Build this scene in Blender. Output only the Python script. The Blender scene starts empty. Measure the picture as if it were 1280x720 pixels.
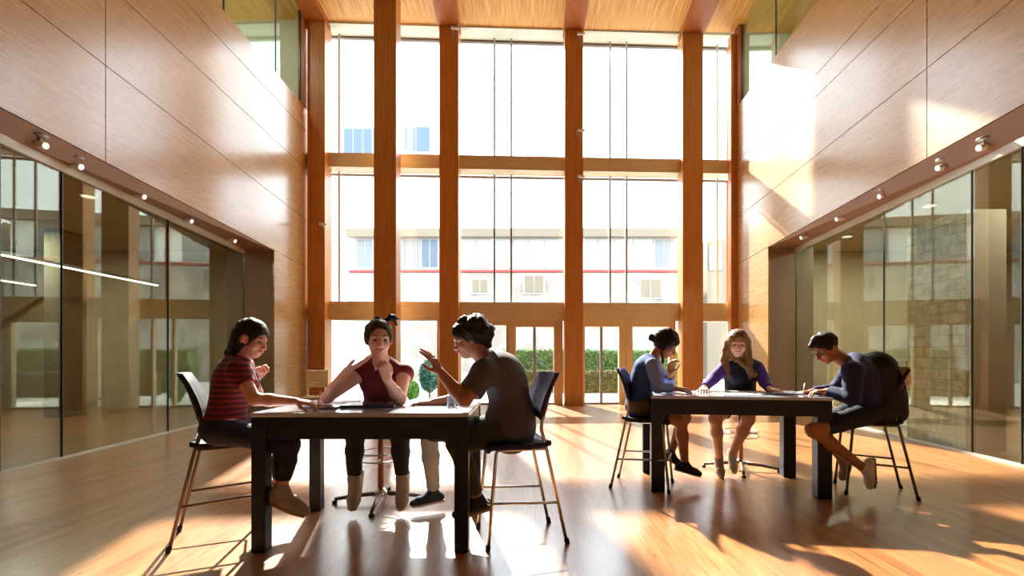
import bpy, math, random
import numpy as np
from mathutils import Vector, Matrix
random.seed(7)
C = bpy.context.scene.collection
FPX, VX, VY, CH = 600.0, 655.0, 447.0, 1.2      # focal length (px), vanishing point, eye height (m)

def P(px, py, Y):      # point at depth Y
    return Vector(((px-VX)*Y/FPX, Y, CH+(VY-py)*Y/FPX))
def V(*a): return Vector(a)

# ------------------------------------------------------------------ materials
def mat(name, col, rough=0.5, metal=0.0, coat=0.0, coat_r=0.1, spec=0.5, emit=None, estr=0.0, trans=None):
    m = bpy.data.materials.new(name); m.use_nodes = True
    b = m.node_tree.nodes['Principled BSDF']
    b.inputs['Base Color'].default_value = (*col, 1); b.inputs['Roughness'].default_value = rough
    b.inputs['Metallic'].default_value = metal; b.inputs['Coat Weight'].default_value = coat
    b.inputs['Coat Roughness'].default_value = coat_r; b.inputs['Specular IOR Level'].default_value = spec
    if emit: b.inputs['Emission Color'].default_value = (*emit, 1); b.inputs['Emission Strength'].default_value = estr
    return m
def nodes(m): return m.node_tree.nodes, m.node_tree.links, m.node_tree.nodes['Principled BSDF']
def noise_mat(name, c1, c2, scale=(1,1,1), nscale=5.0, detail=6, rough=0.5, bump=0.0, lo=0.3, hi=0.7, coords='Object', **kw):
    m = mat(name, c1, rough, **kw); N, L, b = nodes(m)
    tc = N.new('ShaderNodeTexCoord'); mp = N.new('ShaderNodeMapping'); mp.inputs['Scale'].default_value = scale
    nz = N.new('ShaderNodeTexNoise'); nz.inputs['Scale'].default_value = nscale; nz.inputs['Detail'].default_value = detail
    rp = N.new('ShaderNodeValToRGB'); e = rp.color_ramp.elements
    e[0].position = lo; e[0].color = (*c1, 1); e[1].position = hi; e[1].color = (*c2, 1)
    L.new(tc.outputs[coords], mp.inputs[0]); L.new(mp.outputs[0], nz.inputs[0]); L.new(nz.outputs[0], rp.inputs[0])
    L.new(rp.outputs[0], b.inputs['Base Color'])
    if bump:
        bp = N.new('ShaderNodeBump'); bp.inputs['Strength'].default_value = bump; bp.inputs['Distance'].default_value = 0.01
        L.new(nz.outputs[0], bp.inputs['Height']); L.new(bp.outputs[0], b.inputs['Normal'])
    return m
def glass_mat(name, tint, refl, ior=1.5, rough=0.0):
    m = bpy.data.materials.new(name); m.use_nodes = True; N = m.node_tree.nodes; L = m.node_tree.links
    N.clear(); o = N.new('ShaderNodeOutputMaterial'); t = N.new('ShaderNodeBsdfTransparent'); g = N.new('ShaderNodeBsdfGlossy')
    t.inputs[0].default_value = (*tint, 1); g.inputs[0].default_value = (*refl, 1); g.inputs['Roughness'].default_value = rough
    f = N.new('ShaderNodeFresnel')      # the node inverts the index on back faces; feed it the inverse there so both faces act alike
    ge = N.new('ShaderNodeNewGeometry'); mr = N.new('ShaderNodeMapRange'); mr.inputs[3].default_value = ior; mr.inputs[4].default_value = 1/ior
    L.new(ge.outputs['Backfacing'], mr.inputs[0]); L.new(mr.outputs[0], f.inputs[0])
    x = N.new('ShaderNodeMixShader')
    L.new(f.outputs[0], x.inputs[0]); L.new(t.outputs[0], x.inputs[1]); L.new(g.outputs[0], x.inputs[2]); L.new(x.outputs[0], o.inputs[0])
    return m

def panel_wood():
    m = mat('panel_wood', (.5, .3, .15), 0.5, spec=0.2, coat=1, coat_r=0.21); N, L, b = nodes(m); b.inputs['Coat IOR'].default_value = 1.7
    tc = N.new('ShaderNodeTexCoord')
    def nz(sc, s, det=5):
        mp = N.new('ShaderNodeMapping'); mp.inputs['Scale'].default_value = sc
        n = N.new('ShaderNodeTexNoise'); n.inputs['Scale'].default_value = s; n.inputs['Detail'].default_value = det
        L.new(tc.outputs['Object'], mp.inputs[0]); L.new(mp.outputs[0], n.inputs[0]); return n
    a = nz((1, .6, 9), 3.0); c = nz((1, 3, 45), 2.5, 3)
    r = N.new('ShaderNodeValToRGB'); e = r.color_ramp.elements
    e[0].position = .3; e[0].color = (.36, .19, .048, 1); e[1].position = .72; e[1].color = (.50, .295, .088, 1)
    L.new(a.outputs[0], r.inputs[0])
    r2 = N.new('ShaderNodeValToRGB'); e = r2.color_ramp.elements
    e[0].position = .33; e[0].color = (.62, .58, .54, 1); e[1].position = .48; e[1].color = (1, 1, 1, 1)
    L.new(c.outputs[0], r2.inputs[0])
    mx = N.new('ShaderNodeMix'); mx.data_type = 'RGBA'; mx.blend_type = 'MULTIPLY'; mx.inputs[0].default_value = 1
    L.new(r.outputs[0], mx.inputs[6]); L.new(r2.outputs[0], mx.inputs[7]); L.new(mx.outputs[2], b.inputs['Base Color'])
    bp = N.new('ShaderNodeBump'); bp.inputs['Strength'].default_value = .12; bp.inputs['Distance'].default_value = .004
    L.new(c.outputs[0], bp.inputs['Height']); L.new(bp.outputs[0], b.inputs['Normal'])
    return m
PANEL_COAT = 0.9

def floor_wood():
    m = mat('floor_wood', (.4, .2, .1), 0.2, spec=0.5, coat=0.75, coat_r=0.22); N, L, b = nodes(m); b.inputs['Coat IOR'].default_value = 1.6
    tc = N.new('ShaderNodeTexCoord'); sp = N.new('ShaderNodeSeparateXYZ'); cb = N.new('ShaderNodeCombineXYZ')
    L.new(tc.outputs['Object'], sp.inputs[0]); L.new(sp.outputs[1], cb.inputs[0]); L.new(sp.outputs[0], cb.inputs[1])
    br = N.new('ShaderNodeTexBrick'); br.inputs['Scale'].default_value = 1; br.inputs['Brick Width'].default_value = 1.3
    br.inputs['Row Height'].default_value = 0.085; br.inputs['Mortar Size'].default_value = 0.0016; br.offset = 0.37
    br.inputs['Color1'].default_value = (.48, .22, .078, 1); br.inputs['Color2'].default_value = (.33, .13, .042, 1)
    br.inputs['Mortar'].default_value = (.22, .10, .045, 1); br.inputs['Bias'].default_value = -.1
    L.new(cb.outputs[0], br.inputs[0])
    mp = N.new('ShaderNodeMapping'); mp.inputs['Scale'].default_value = (14, 1.1, 1)
    nz = N.new('ShaderNodeTexNoise'); nz.inputs['Scale'].default_value = 3; nz.inputs['Detail'].default_value = 7
    L.new(tc.outputs['Object'], mp.inputs[0]); L.new(mp.outputs[0], nz.inputs[0])
    r = N.new('ShaderNodeValToRGB'); e = r.color_ramp.elements
    e[0].position = .3; e[0].color = (.70, .66, .62, 1); e[1].position = .7; e[1].color = (1.1, 1.1, 1.1, 1)
    L.new(nz.outputs[0], r.inputs[0])
    mx = N.new('ShaderNodeMix'); mx.data_type = 'RGBA'; mx.blend_type = 'MULTIPLY'; mx.inputs[0].default_value = 1
    L.new(br.outputs[0], mx.inputs[6]); L.new(r.outputs[0], mx.inputs[7]); L.new(mx.outputs[2], b.inputs['Base Color'])
    bp = N.new('ShaderNodeBump'); bp.inputs['Strength'].default_value = .05; bp.inputs['Distance'].default_value = .001
    L.new(nz.outputs[0], bp.inputs['Height']); L.new(bp.outputs[0], b.inputs['Normal'])
    rr = N.new('ShaderNodeMapRange'); rr.inputs[3].default_value = .24; rr.inputs[4].default_value = .36
    L.new(nz.outputs[0], rr.inputs[0]); L.new(rr.outputs[0], b.inputs['Roughness'])
    return m

def concrete_blocks():
    m = mat('concrete_blocks', (.5, .5, .45), 0.85); N, L, b = nodes(m)
    tc = N.new('ShaderNodeTexCoord'); sp = N.new('ShaderNodeSeparateXYZ'); cb = N.new('ShaderNodeCombineXYZ')
    L.new(tc.outputs['Object'], sp.inputs[0]); L.new(sp.outputs[1], cb.inputs[0]); L.new(sp.outputs[2], cb.inputs[1])
    br = N.new('ShaderNodeTexBrick'); br.inputs['Scale'].default_value = 1; br.inputs['Brick Width'].default_value = .26
    br.inputs['Row Height'].default_value = 0.15; br.inputs['Mortar Size'].default_value = 0.008
    br.inputs['Color1'].default_value = (.62, .60, .56, 1); br.inputs['Color2'].default_value = (.54, .52, .48, 1); br.inputs['Mortar'].default_value = (.40, .39, .36, 1)
    L.new(cb.outputs[0], br.inputs[0])
    nz = N.new('ShaderNodeTexNoise'); nz.inputs['Scale'].default_value = 9; nz.inputs['Detail'].default_value = 8
    L.new(tc.outputs['Object'], nz.inputs[0])
    r = N.new('ShaderNodeValToRGB'); e = r.color_ramp.elements
    e[0].position = .35; e[0].color = (.72, .72, .72, 1); e[1].position = .6; e[1].color = (1, 1, 1, 1); L.new(nz.outputs[0], r.inputs[0])
    mx = N.new('ShaderNodeMix'); mx.data_type = 'RGBA'; mx.blend_type = 'MULTIPLY'; mx.inputs[0].default_value = 1
    L.new(br.outputs[0], mx.inputs[6]); L.new(r.outputs[0], mx.inputs[7]); L.new(mx.outputs[2], b.inputs['Base Color'])
    bp = N.new('ShaderNodeBump'); bp.inputs['Strength'].default_value = .6; bp.inputs['Distance'].default_value = .01
    L.new(nz.outputs[0], bp.inputs['Height']); L.new(bp.outputs[0], b.inputs['Normal'])
    return m

M = dict(
    panel=panel_wood(), floor=floor_wood(), blocks=concrete_blocks(),
    glulam=noise_mat('glulam', (.44, .17, .035), (.58, .25, .055), (9, 9, .5), 2.2, rough=.38, bump=.05, coat=.25, coat_r=.3),
    glulam_dark=noise_mat('glulam_dark', (.30, .085, .02), (.42, .13, .03), (9, 9, .5), 2.2, rough=.42, bump=.05),
    maple=noise_mat('maple', (.60, .50, .33), (.70, .60, .42), (1, 6, 12), 2.0, rough=.4),
    doorwood=noise_mat('doorwood', (.64, .48, .28), (.74, .57, .36), (8, 8, .8), 2.0, rough=.4),
    slat=noise_mat('slat_ceiling', (.52, .26, .06), (.92, .56, .18), (30, .5, 1), 2.2, detail=3, rough=.5, bump=.15, lo=.38, hi=.62),
    umber=noise_mat('umber', (.20, .13, .085), (.26, .17, .11), (1, 1, .4), 3, rough=.6),
    soffit=mat('soffit_brown', (.24, .125, .06), .5),
    rail=mat('rail_grey', (.50, .50, .42), .4),
    clear=glass_mat('clear_glass', (.95, .97, .97), (1, 1, 1), 1.45),
    green=glass_mat('green_glass', (.84, .86, .76), (.62, .66, .60), 1.7),
    balustrade=glass_mat('balustrade_glass', (.86, .93, .88), (.9, 1, .92), 1.7),
    joint=mat('glass_joint', (.05, .06, .05), .3),
    steel=mat('steel', (.62, .62, .62), .28, metal=1), alu=mat('aluminium', (.40, .42, .43), .4, metal=.6),
    darksteel=mat('dark_steel', (.16, .12, .10), .35, metal=.6),
    chrome=mat('chrome', (.8, .8, .82), .12, metal=1),
    rubber=mat('rubber', (.02, .02, .02), .7),
    black=noise_mat('black_plastic', (.010, .010, .014), (.022, .022, .03), nscale=20, rough=.7, spec=.25),
    navyseat=noise_mat('navy_seat', (.030, .030, .075), (.055, .05, .12), nscale=60, rough=.85, spec=.25),
    table=noise_mat('table_lacquer', (.012, .016, .034), (.018, .024, .046), (1, 1, 1), 12, rough=.4, spec=.3),
    tabletop=noise_mat('table_top', (.46, .50, .62), (.54, .58, .70), (1, 1, 1), 6, rough=.18, coat=.8, coat_r=.1),
    paper=noise_mat('paper', (.75, .76, .80), (.85, .85, .88), nscale=8, rough=.7),
    notebook=mat('notebook', (.04, .06, .13), .35, coat=.3), tablet=mat('tablet', (.12, .15, .22), .15),
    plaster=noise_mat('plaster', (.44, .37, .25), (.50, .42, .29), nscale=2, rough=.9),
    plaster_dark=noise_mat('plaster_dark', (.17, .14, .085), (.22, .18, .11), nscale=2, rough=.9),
    pale=noise_mat('pale_plaster', (.70, .72, .60), (.78, .79, .66), nscale=1.5, rough=.9),
    palegreen=noise_mat('pale_soffit', (.60, .68, .62), (.66, .73, .67), nscale=1.5, rough=.7),
    white_wall=noise_mat('white_render', (.80, .80, .79), (.88, .88, .86), nscale=.8, rough=.9),
    stucco=noise_mat('pink_stucco', (.24, .215, .20), (.40, .37, .35), nscale=.9, detail=8, rough=.9, lo=.42, hi=.6),
    cornice=mat('cornice', (.17, .145, .11), .8), redline=mat('red_band', (.24, .035, .035), .7),
    blueglass=mat('blue_window', (.05, .085, .14), .3), shade=mat('window_shade', (.13, .15, .17), .4),
    frame_ext=mat('frame_ext', (.28, .29, .30), .5),
    plaza=noise_mat('plaza', (.66, .64, .60), (.74, .72, .68), nscale=1.5, rough=.8),
    leaf=noise_mat('leaf_light', (.05, .13, .03), (.14, .22, .07), nscale=9, rough=.6),
    leaf2=noise_mat('leaf_olive', (.06, .058, .012), (.14, .12, .03), nscale=9, rough=.6),
    teal=noise_mat('leaf_teal', (.015, .12, .085), (.06, .22, .16), nscale=6, rough=.6),
    lime=mat('lime', (.07, .26, .02), .5), 
    lamp=mat('lamp_tube', (1, 1, .9), .5, emit=(1, .92, .72), estr=7),
    panel_lamp=mat('panel_lamp', (1, 1, 1), .5, emit=(1, .93, .78), estr=9),
    lens=mat('spot_lens', (.9, .9, .9), .2, emit=(1, .95, .85), estr=1.2), white=mat('white_paint', (.75, .75, .72), .4),
    cladding=noise_mat('pillar_cladding', (.42, .33, .26), (.48, .38, .30), nscale=3, rough=.8),
    beige=noise_mat('beige_wood', (.55, .42, .24), (.80, .68, .46), (1, 1, 6), 4, rough=.5),
    blind=mat('blind', (.55, .53, .45), .6),
)
def skin(name, c): return noise_mat(name, c, tuple(min(1, x*1.12) for x in c), nscale=14, rough=.48)
M['skin1'] = skin('skin_rosy', (.66, .33, .25)); M['skin2'] = skin('skin_light', (.72, .42, .32))
M['skin3'] = skin('skin_tan', (.38, .17, .10)); M['skin4'] = skin('skin_brown', (.40, .17, .075))
M['skin5'] = skin('skin_warm', (.66, .37, .25))
def cloth(name, c, sc=70): return noise_mat(name, tuple(x*.85 for x in c), tuple(min(1, x*1.15) for x in c), nscale=sc, rough=.85, bump=.1)
M['red'] = cloth('red_knit', (.17, .016, .02)); 
def striped():
    m = cloth('striped_knit', (.17, .016, .02)); N, L, b = nodes(m); src = b.inputs['Base Color'].links[0].from_socket
    tc = N.new('ShaderNodeTexCoord'); wv = N.new('ShaderNodeTexWave'); wv.bands_direction = 'Z'; wv.inputs['Scale'].default_value = 9; wv.inputs['Distortion'].default_value = .6
    r = N.new('ShaderNodeValToRGB'); e = r.color_ramp.elements; e[0].position = .55; e[0].color = (.45, .5, .8, 1); e[1].position = .75; e[1].color = (1.5, 1.3, 1.2, 1)
    mx = N.new('ShaderNodeMix'); mx.data_type = 'RGBA'; mx.blend_type = 'MULTIPLY'; mx.inputs[0].default_value = 1
    L.new(tc.outputs['Object'], wv.inputs[0]); L.new(wv.outputs[0], r.inputs[0]); L.new(src, mx.inputs[6]); L.new(r.outputs[0], mx.inputs[7]); L.new(mx.outputs[2], b.inputs['Base Color'])
    return m
M['red'] = striped()
M['maroon'] = cloth('maroon', (.15, .012, .02)); M['navy'] = cloth('navy_trousers', (.018, .02, .045))
M['blacktr'] = cloth('black_trousers', (.016, .015, .018)); M['char'] = cloth('charcoal', (.085, .08, .10)); M['olive'] = cloth('olive_trousers', (.045, .05, .018))
M['jeans'] = cloth('pale_jeans', (.45, .55, .70)); M['blue'] = cloth('royal_blue', (.025, .075, .25)); M['peri'] = cloth('periwinkle', (.19, .26, .58))
M['brown'] = cloth('brown_shorts', (.12, .065, .02)); M['vest'] = cloth('black_vest', (.014, .016, .028)); M['purple'] = cloth('purple_knit', (.10, .045, .32))
M['navyj'] = cloth('navy_jacket', (.012, .014, .07)); M['coat'] = cloth('black_coat', (.010, .009, .014)); M['shorts'] = cloth('dark_shorts', (.012, .012, .02))
M['suede'] = cloth('beige_suede', (.40, .34, .28)); M['shoeb'] = cloth('black_shoe', (.02, .02, .025)); M['sneak'] = cloth('blue_sneaker', (.03, .06, .11))
M['strap'] = mat('white_strap', (.75, .72, .68), .4); M['sole'] = mat('sole', (.35, .22, .14), .6)
def hairm(name, c): return noise_mat(name, tuple(x*.6 for x in c), c, (1, 1, .25), 60, detail=3, rough=.6, bump=.5, spec=.25)
M['hblack'] = hairm('hair_black', (.022, .014, .012)); M['hdark'] = hairm('hair_dark_brown', (.05, .022, .014)); M['hbrown'] = hairm('hair_light_brown', (.26, .13, .045))
M['eyew'] = mat('eye_white', (.5, .47, .44), .2); M['iris'] = mat('iris', (.03, .015, .01), .15); M['lip'] = mat('lip', (.42, .10, .09), .4); M['teeth'] = mat('teeth', (.8, .78, .72), .3)

# ------------------------------------------------------------------ mesh helpers
class MB:
    def __init__(s): s.v = []; s.f = []; s.sm = []
    def add(s, vs, fs, smooth=False):
        o = len(s.v); s.v += [tuple(v) for v in vs]; s.f += [tuple(i+o for i in f) for f in fs]; s.sm += [smooth]*len(fs); return s
    def box(s, a, b):
        x0, y0, z0 = a; x1, y1, z1 = b
        return s.hexa([(x0,y0,z0),(x1,y0,z0),(x1,y1,z0),(x0,y1,z0)], [(x0,y0,z1),(x1,y0,z1),(x1,y1,z1),(x0,y1,z1)])
    def hexa(s, bot, top):
        return s.add(bot+top, [(3,2,1,0),(4,5,6,7),(0,1,5,4),(1,2,6,5),(2,3,7,6),(3,0,4,7)])
    def obox(s, c, dx, dy, dz):      # oriented box: centre and half vectors
        c = Vector(c); r = []
        for z in (-1, 1): r += [c-dx-dy+z*dz, c+dx-dy+z*dz, c+dx+dy+z*dz, c-dx+dy+z*dz]
        return s.hexa(r[:4], r[4:])
    def prism(s, pts, ext):          # extrude polygon by vector
        n = len(pts); e = Vector(ext); vs = [Vector(p) for p in pts]+[Vector(p)+e for p in pts]
        return s.add(vs, [tuple(range(n-1,-1,-1)), tuple(range(n,2*n))]+[(i,(i+1)%n,(i+1)%n+n,i+n) for i in range(n)])
    def tube(s, pts, r, seg=10, r2=None):
        pts = [Vector(p) for p in pts]; n = len(pts); rings = []
        up = Vector((0,0,1))
        for i, p in enumerate(pts):
            t = (pts[min(i+1,n-1)]-pts[max(i-1,0)]).normalized()
            a = t.cross(up if abs(t.z) < .9 else Vector((1,0,0))).normalized(); b = t.cross(a)
            rr = r if r2 is None else r+(r2-r)*i/(n-1)
            rings += [p+a*math.cos(2*math.pi*k/seg)*rr+b*math.sin(2*math.pi*k/seg)*rr for k in range(seg)]
        fs = [(i*seg+k, i*seg+(k+1)%seg, (i+1)*seg+(k+1)%seg, (i+1)*seg+k) for i in range(n-1) for k in range(seg)]
        fs += [tuple(range(seg-1,-1,-1)), tuple(range((n-1)*seg, n*seg))]
        return s.add(rings, fs, True)
    def lathe(s, prof, c=(0,0,0), seg=24):
        c = Vector(c); vs = [c+Vector((r*math.cos(2*math.pi*k/seg), r*math.sin(2*math.pi*k/seg), z)) for r, z in prof for k in range(seg)]
        n = len(prof); fs = [(i*seg+k, i*seg+(k+1)%seg, (i+1)*seg+(k+1)%seg, (i+1)*seg+k) for i in range(n-1) for k in range(seg)]
        fs += [tuple(range(seg-1,-1,-1)), tuple(range((n-1)*seg, n*seg))]
        return s.add(vs, fs, True)
    def sphere(s, c, r, sc=(1,1,1), n=10):
        c = Vector(c); vs = []; m = 2*n
        for i in range(1, n): 
            a = math.pi*i/n
            vs += [c+Vector((r*sc[0]*math.sin(a)*math.cos(2*math.pi*k/m), r*sc[1]*math.sin(a)*math.sin(2*math.pi*k/m), r*sc[2]*math.cos(a))) for k in range(m)]
        vs += [c+Vector((0,0,r*sc[2])), c-Vector((0,0,r*sc[2]))]; t = len(vs)-2
        fs = [(i*m+k, (i+1)*m+k, (i+1)*m+(k+1)%m, i*m+(k+1)%m) for i in range(n-2) for k in range(m)]
        fs += [(t, k, (k+1)%m) for k in range(m)] + [(t+1, (n-2)*m+(k+1)%m, (n-2)*m+k) for k in range(m)]
        return s.add(vs, fs, True)
    def build(s, name, m, parent=None, bevel=0.0, origin=None):
        me = bpy.data.meshes.new(name); me.from_pydata(s.v, [], s.f); me.update()
        me.polygons.foreach_set('use_smooth', s.sm); me.materials.append(m)
        return link(name, me, parent, bevel)
def link(name, me, parent=None, bevel=0.0):
    o = bpy.data.objects.new(name, me); C.objects.link(o)
    if parent is not None:
        o.parent = parent; o.matrix_parent_inverse = Matrix.Identity(4)
        if parent.get('_w'): o.location = -Vector(parent['_w'])
    if bevel:
        b = o.modifiers.new('bevel', 'BEVEL'); b.width = bevel; b.segments = 2; b.limit_method = 'ANGLE'
    return o
def tag(o, label=None, cat=None, group=None, kind=None):
    if label: o['label'] = label
    if cat: o['category'] = cat
    if group: o['group'] = group
    if kind: o['kind'] = kind
    return o
def empty(name, loc=(0,0,0), rz=0, world_children=False):
    o = bpy.data.objects.new(name, None); C.objects.link(o); o.location = loc; o.rotation_euler = (0,0,rz); o.empty_display_size = .1
    if world_children: o['_w'] = list(loc)       # children meshes come in world coordinates
    return o
def copy_tree(o, parent=None):
    c = o.copy(); C.objects.link(c)
    if parent is not None: c.parent = parent
    for ch in list(o.children): copy_tree(ch, c)
    return c
def struct(o): o['kind'] = 'structure'; return o

# ------------------------------------------------------------------ room shell
XL, XR = -5.30, 5.38
def Yf(x): return 12.0+(x)*0.045       # facade line, a touch skewed
YEND = -4.0
fl = MB().box((XL-9, YEND, -.2), (XR+9, 12.75, 0)).build('floor', M['floor']); struct(fl)

def line_on(X, p, q):       # height as a function of depth for an edge seen through pixels p and q on the plane X
    (x1, y1), (x2, y2) = p, q
    Ya = X*FPX/(x1-VX); Yb = X*FPX/(x2-VX); za = CH+(VY-y1)*Ya/FPX; zb = CH+(VY-y2)*Yb/FPX
    return lambda Y: za+(zb-za)*(Y-Ya)/(Yb-Ya)
LL = [line_on(XL, (0,134), (343,313)), line_on(XL, (26,0), (350.7,250)), line_on(XL, (156,0), (371.5,201)),
      line_on(XL, (229,0), (276,50)), line_on(XL, (269,0), (377,128.5))]
RL = [line_on(XR, (1280,130), (960,309)), line_on(XR, (1158.7,85), (952,248.3)), line_on(XR, (1143,0), (945,194.4)),
      line_on(XR, (1105,0), (1037,75)), line_on(XR, (1021.5,0), (922.6,132))]
def spandrel(name, X, sgn, lines, vseams, yopen, yend):
    mb = MB(); g = .006
    cols = vseams+[yend]
    for a, b in zip(cols[:-1], cols[1:]):
        for lo, hi in zip(lines[:-1], lines[1:]):
            q = [(X, a+g, lo(a)+g), (X, b-g, lo(b)+g), (X, b-g, hi(b)-g), (X, a+g, hi(a)-g)]
            mb.prism(q, (sgn*.03, 0, 0))
    mb.prism([(X, yopen, 0), (X, yend-.006, 0), (X, yend-.006, lines[0](yend)-.006), (X, yopen, lines[0](yopen)-.006)], (sgn*.03, 0, 0))
    o = mb.build(name, M['panel']); struct(o)
    # carcass behind the panels, the gaps between panels show it dark
    mb = MB()
    a, b = cols[0], yend
    mb.prism([(X+sgn*.03, a, lines[0](a)), (X+sgn*.03, b, lines[0](b)), (X+sgn*.03, b, lines[-1](b)), (X+sgn*.03, a, lines[-1](a))], (sgn*.12, 0, 0))
    mb.prism([(X+sgn*.03, yopen, 0), (X+sgn*.03, yend, 0), (X+sgn*.03, yend, lines[0](yend)), (X+sgn*.03, yopen, lines[0](yopen))], (sgn*.12, 0, 0))
    mb.build('carcass', M['umber'], o)
    return o
YOL, YOR = 10.19, 10.58
wl = spandrel('wall_left', XL, -1, LL, [YEND, 2.0, 6.08], YOL, Yf(XL)+.1)
wr = spandrel('wall_right', XR, 1, RL, [YEND, 2.4, 6.41], YOR, Yf(XR)+.1)

# glazed ground-floor rooms
def gx(px, A, B):      # point on the glass line A-B (x,y) seen at column px
    k = (px-VX)/FPX; t = (k*A[1]-A[0])/((B[0]-A[0])-k*(B[1]-A[1])); return (A[0]+t*(B[0]-A[0]), A[1]+t*(B[1]-A[1]))
GLa, GLb = (-5.40, 4.94), (-5.95, 10.19)
GRa, GRb = (5.50, 5.3), (6.00, 10.58)
def room(side, A, B, lines, X, sgn, seams, zrail, n0, yend):
    d = Vector((B[0]-A[0], B[1]-A[1], 0)).normalized()
    A0 = Vector((A[0], A[1]-8.6, 0))
    pts = [A0, Vector((A[0], A[1], 0))]+[Vector((*gx(p, A, B), 0)) for p in seams]+[Vector((B[0], B[1], 0))]
    k = n0
    for p, q in zip(pts[:-1], pts[1:]):
        w = empty('window_%d' % k); struct(w); k += 1
        d = (q-p).normalized(); nrm = Vector((sgn*d.y, -sgn*d.x, 0)); e = d*.004
        MB().prism([p+e, q-e, q-e+Vector((0,0,zrail)), p+e+Vector((0,0,zrail))], nrm*.012).build('pane', M['green'], w)
        MB().obox(q+Vector((0,0,zrail/2)), d*.004, nrm*.012, Vector((0,0,zrail/2))).build('joint', M['joint'], w)
        MB().obox((p+q)/2+Vector((0,0,.012)), (q-p)/2, nrm*.02, Vector((0,0,.012))).build('sill_rail', M['rail'], w)
        MB().obox((p+q)/2+Vector((0,0,zrail+.05)), (q-p)/2, nrm*.03, Vector((0,0,.05))).build('window_frame', M['rail'], w)
    # header and soffit between glass and spandrel
    z0 = zrail+.10
    mb = MB()
    def ring(pt): y = pt.y; return [Vector((X+sgn*.012, y, lines[0](y)-.001)), Vector((pt.x+sgn*.3, y, lines[0](y)-.001)), Vector((pt.x+sgn*.3, y, z0)), Vector((pt.x-sgn*.02, y, z0))]
    rr = [ring(q) for q in (pts[0], pts[1], pts[-1])]
    mb.add(rr[0]+rr[1]+rr[2], [(3,2,1,0), (8,9,10,11)]+[(j*4+i, j*4+(i+1)%4, j*4+(i+1)%4+4, j*4+i+4) for j in (0,1) for i in range(4)])
    struct(mb.build('trim_%d' % (1 if sgn < 0 else 2), M['soffit']))
    # return wall at the far end
    y = yend
    mb = MB().box((min(X+sgn*.15, X+sgn*1.0), y, 0), (max(X+sgn*.15, X+sgn*1.0), y+.25, lines[0](y)+.2))
    struct(mb.build('trim_%d' % (3 if sgn < 0 else 4), M['umber']))
    return k
nw = room('left', GLa, GLb, LL, XL, -1, [77, 210], 3.40, 1, YOL)
nw = room('right', GRa, GRb, RL, XR, 1, [1215, 1105], 3.52, nw, YOR)

# rooms behind the glass (walls, ceilings) and the gallery floors above them
def shell(sgn, X, zc, zwall, yend):
    tag_ = 'left' if sgn < 0 else 'right'
    xo = X+sgn*8.2
    a, b = sorted((X+sgn*.45, xo))
    struct(MB().box((a+(.0 if sgn > 0 else 0), YEND, zc), (b, yend+.6, zc+.2)).build('ceiling_%s_room' % tag_, M['plaster']))
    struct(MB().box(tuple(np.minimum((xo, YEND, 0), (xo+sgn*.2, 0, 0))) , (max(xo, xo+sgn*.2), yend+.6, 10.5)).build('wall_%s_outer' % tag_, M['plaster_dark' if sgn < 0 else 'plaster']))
    struct(MB().box((a, yend+.35, 0), (b, yend+.55, zc)).build('wall_%s_end' % tag_, M['plaster']))
    a2, b2 = sorted((X+sgn*.15, xo))
    zt = zwall-.5
    struct(MB().box((a2, YEND, zt-.25), (b2, Yf(X)+.2, zt)).build('trim_%d' % (5 if sgn < 0 else 6), M['pale']))
    struct(MB().box((a2, Yf(X)+.05, zt), (b2, Yf(X)+.3, 10.5)).build('wall_%s_gallery' % tag_, M['pale']))
    xi = X+sgn*2.6
    struct(MB().box((min(xi, xi+sgn*.1), YEND, zt), (max(xi, xi+sgn*.1), Yf(X)+.05, 10.6)).build('wall_%s_inner' % tag_, M['pale']))
shell(-1, XL, 3.78, 7.35, 11.2); shell(1, XR, 3.85, 7.75, 11.6)
# gallery glass above the spandrels
def gallery(sgn, X, line, k, post_m):
    ys = [YEND, 2.2, 5.6, 8.6, 10.4, Yf(X)-.25]
    for a, b in zip(ys[:-1], ys[1:]):
        w = empty('window_%d' % k); struct(w); k += 1
        x = X+sgn*.08
        MB().prism([(x, a+.006, line(a)), (x, b-.006, line(b)), (x, b-.006, 10.6), (x, a+.006, 10.6)], (sgn*.015, 0, 0)).build('pane', M['balustrade'], w)
        MB().box((x-.012, b-.012, line(b)-.02), (x+.012, b+.012, 10.6)).build('joint', M['joint'], w)
    return k
nw = gallery(-1, XL, LL[4], nw, None); nw = gallery(1, XR, RL[4], nw, None)
struct(MB().box((XL-.13, Yf(XL)-.24, LL[4](11.5)), (XL+.02, Yf(XL)+.0, 10.6)).build('trim_7', M['glulam_dark']))
struct(MB().box((XR-.02, Yf(XR)-.24, RL[4](12.0)), (XR+.14, Yf(XR)+.0, 10.6)).build('trim_8', M['glulam_dark']))

# ceiling: slatted wood rising towards the camera, ending at the facade
zc0, zc1 = 9.50, 11.2
cy = 12.15
struct(MB().prism([(XL-9, Yf(XL-3)+.1, zc0), (XR+9, Yf(XR+3)+.1, zc0), (XR+9, YEND, zc1), (XL-9, YEND, zc1)], (0, 0, .25)).build('ceiling', M['slat']))

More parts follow.
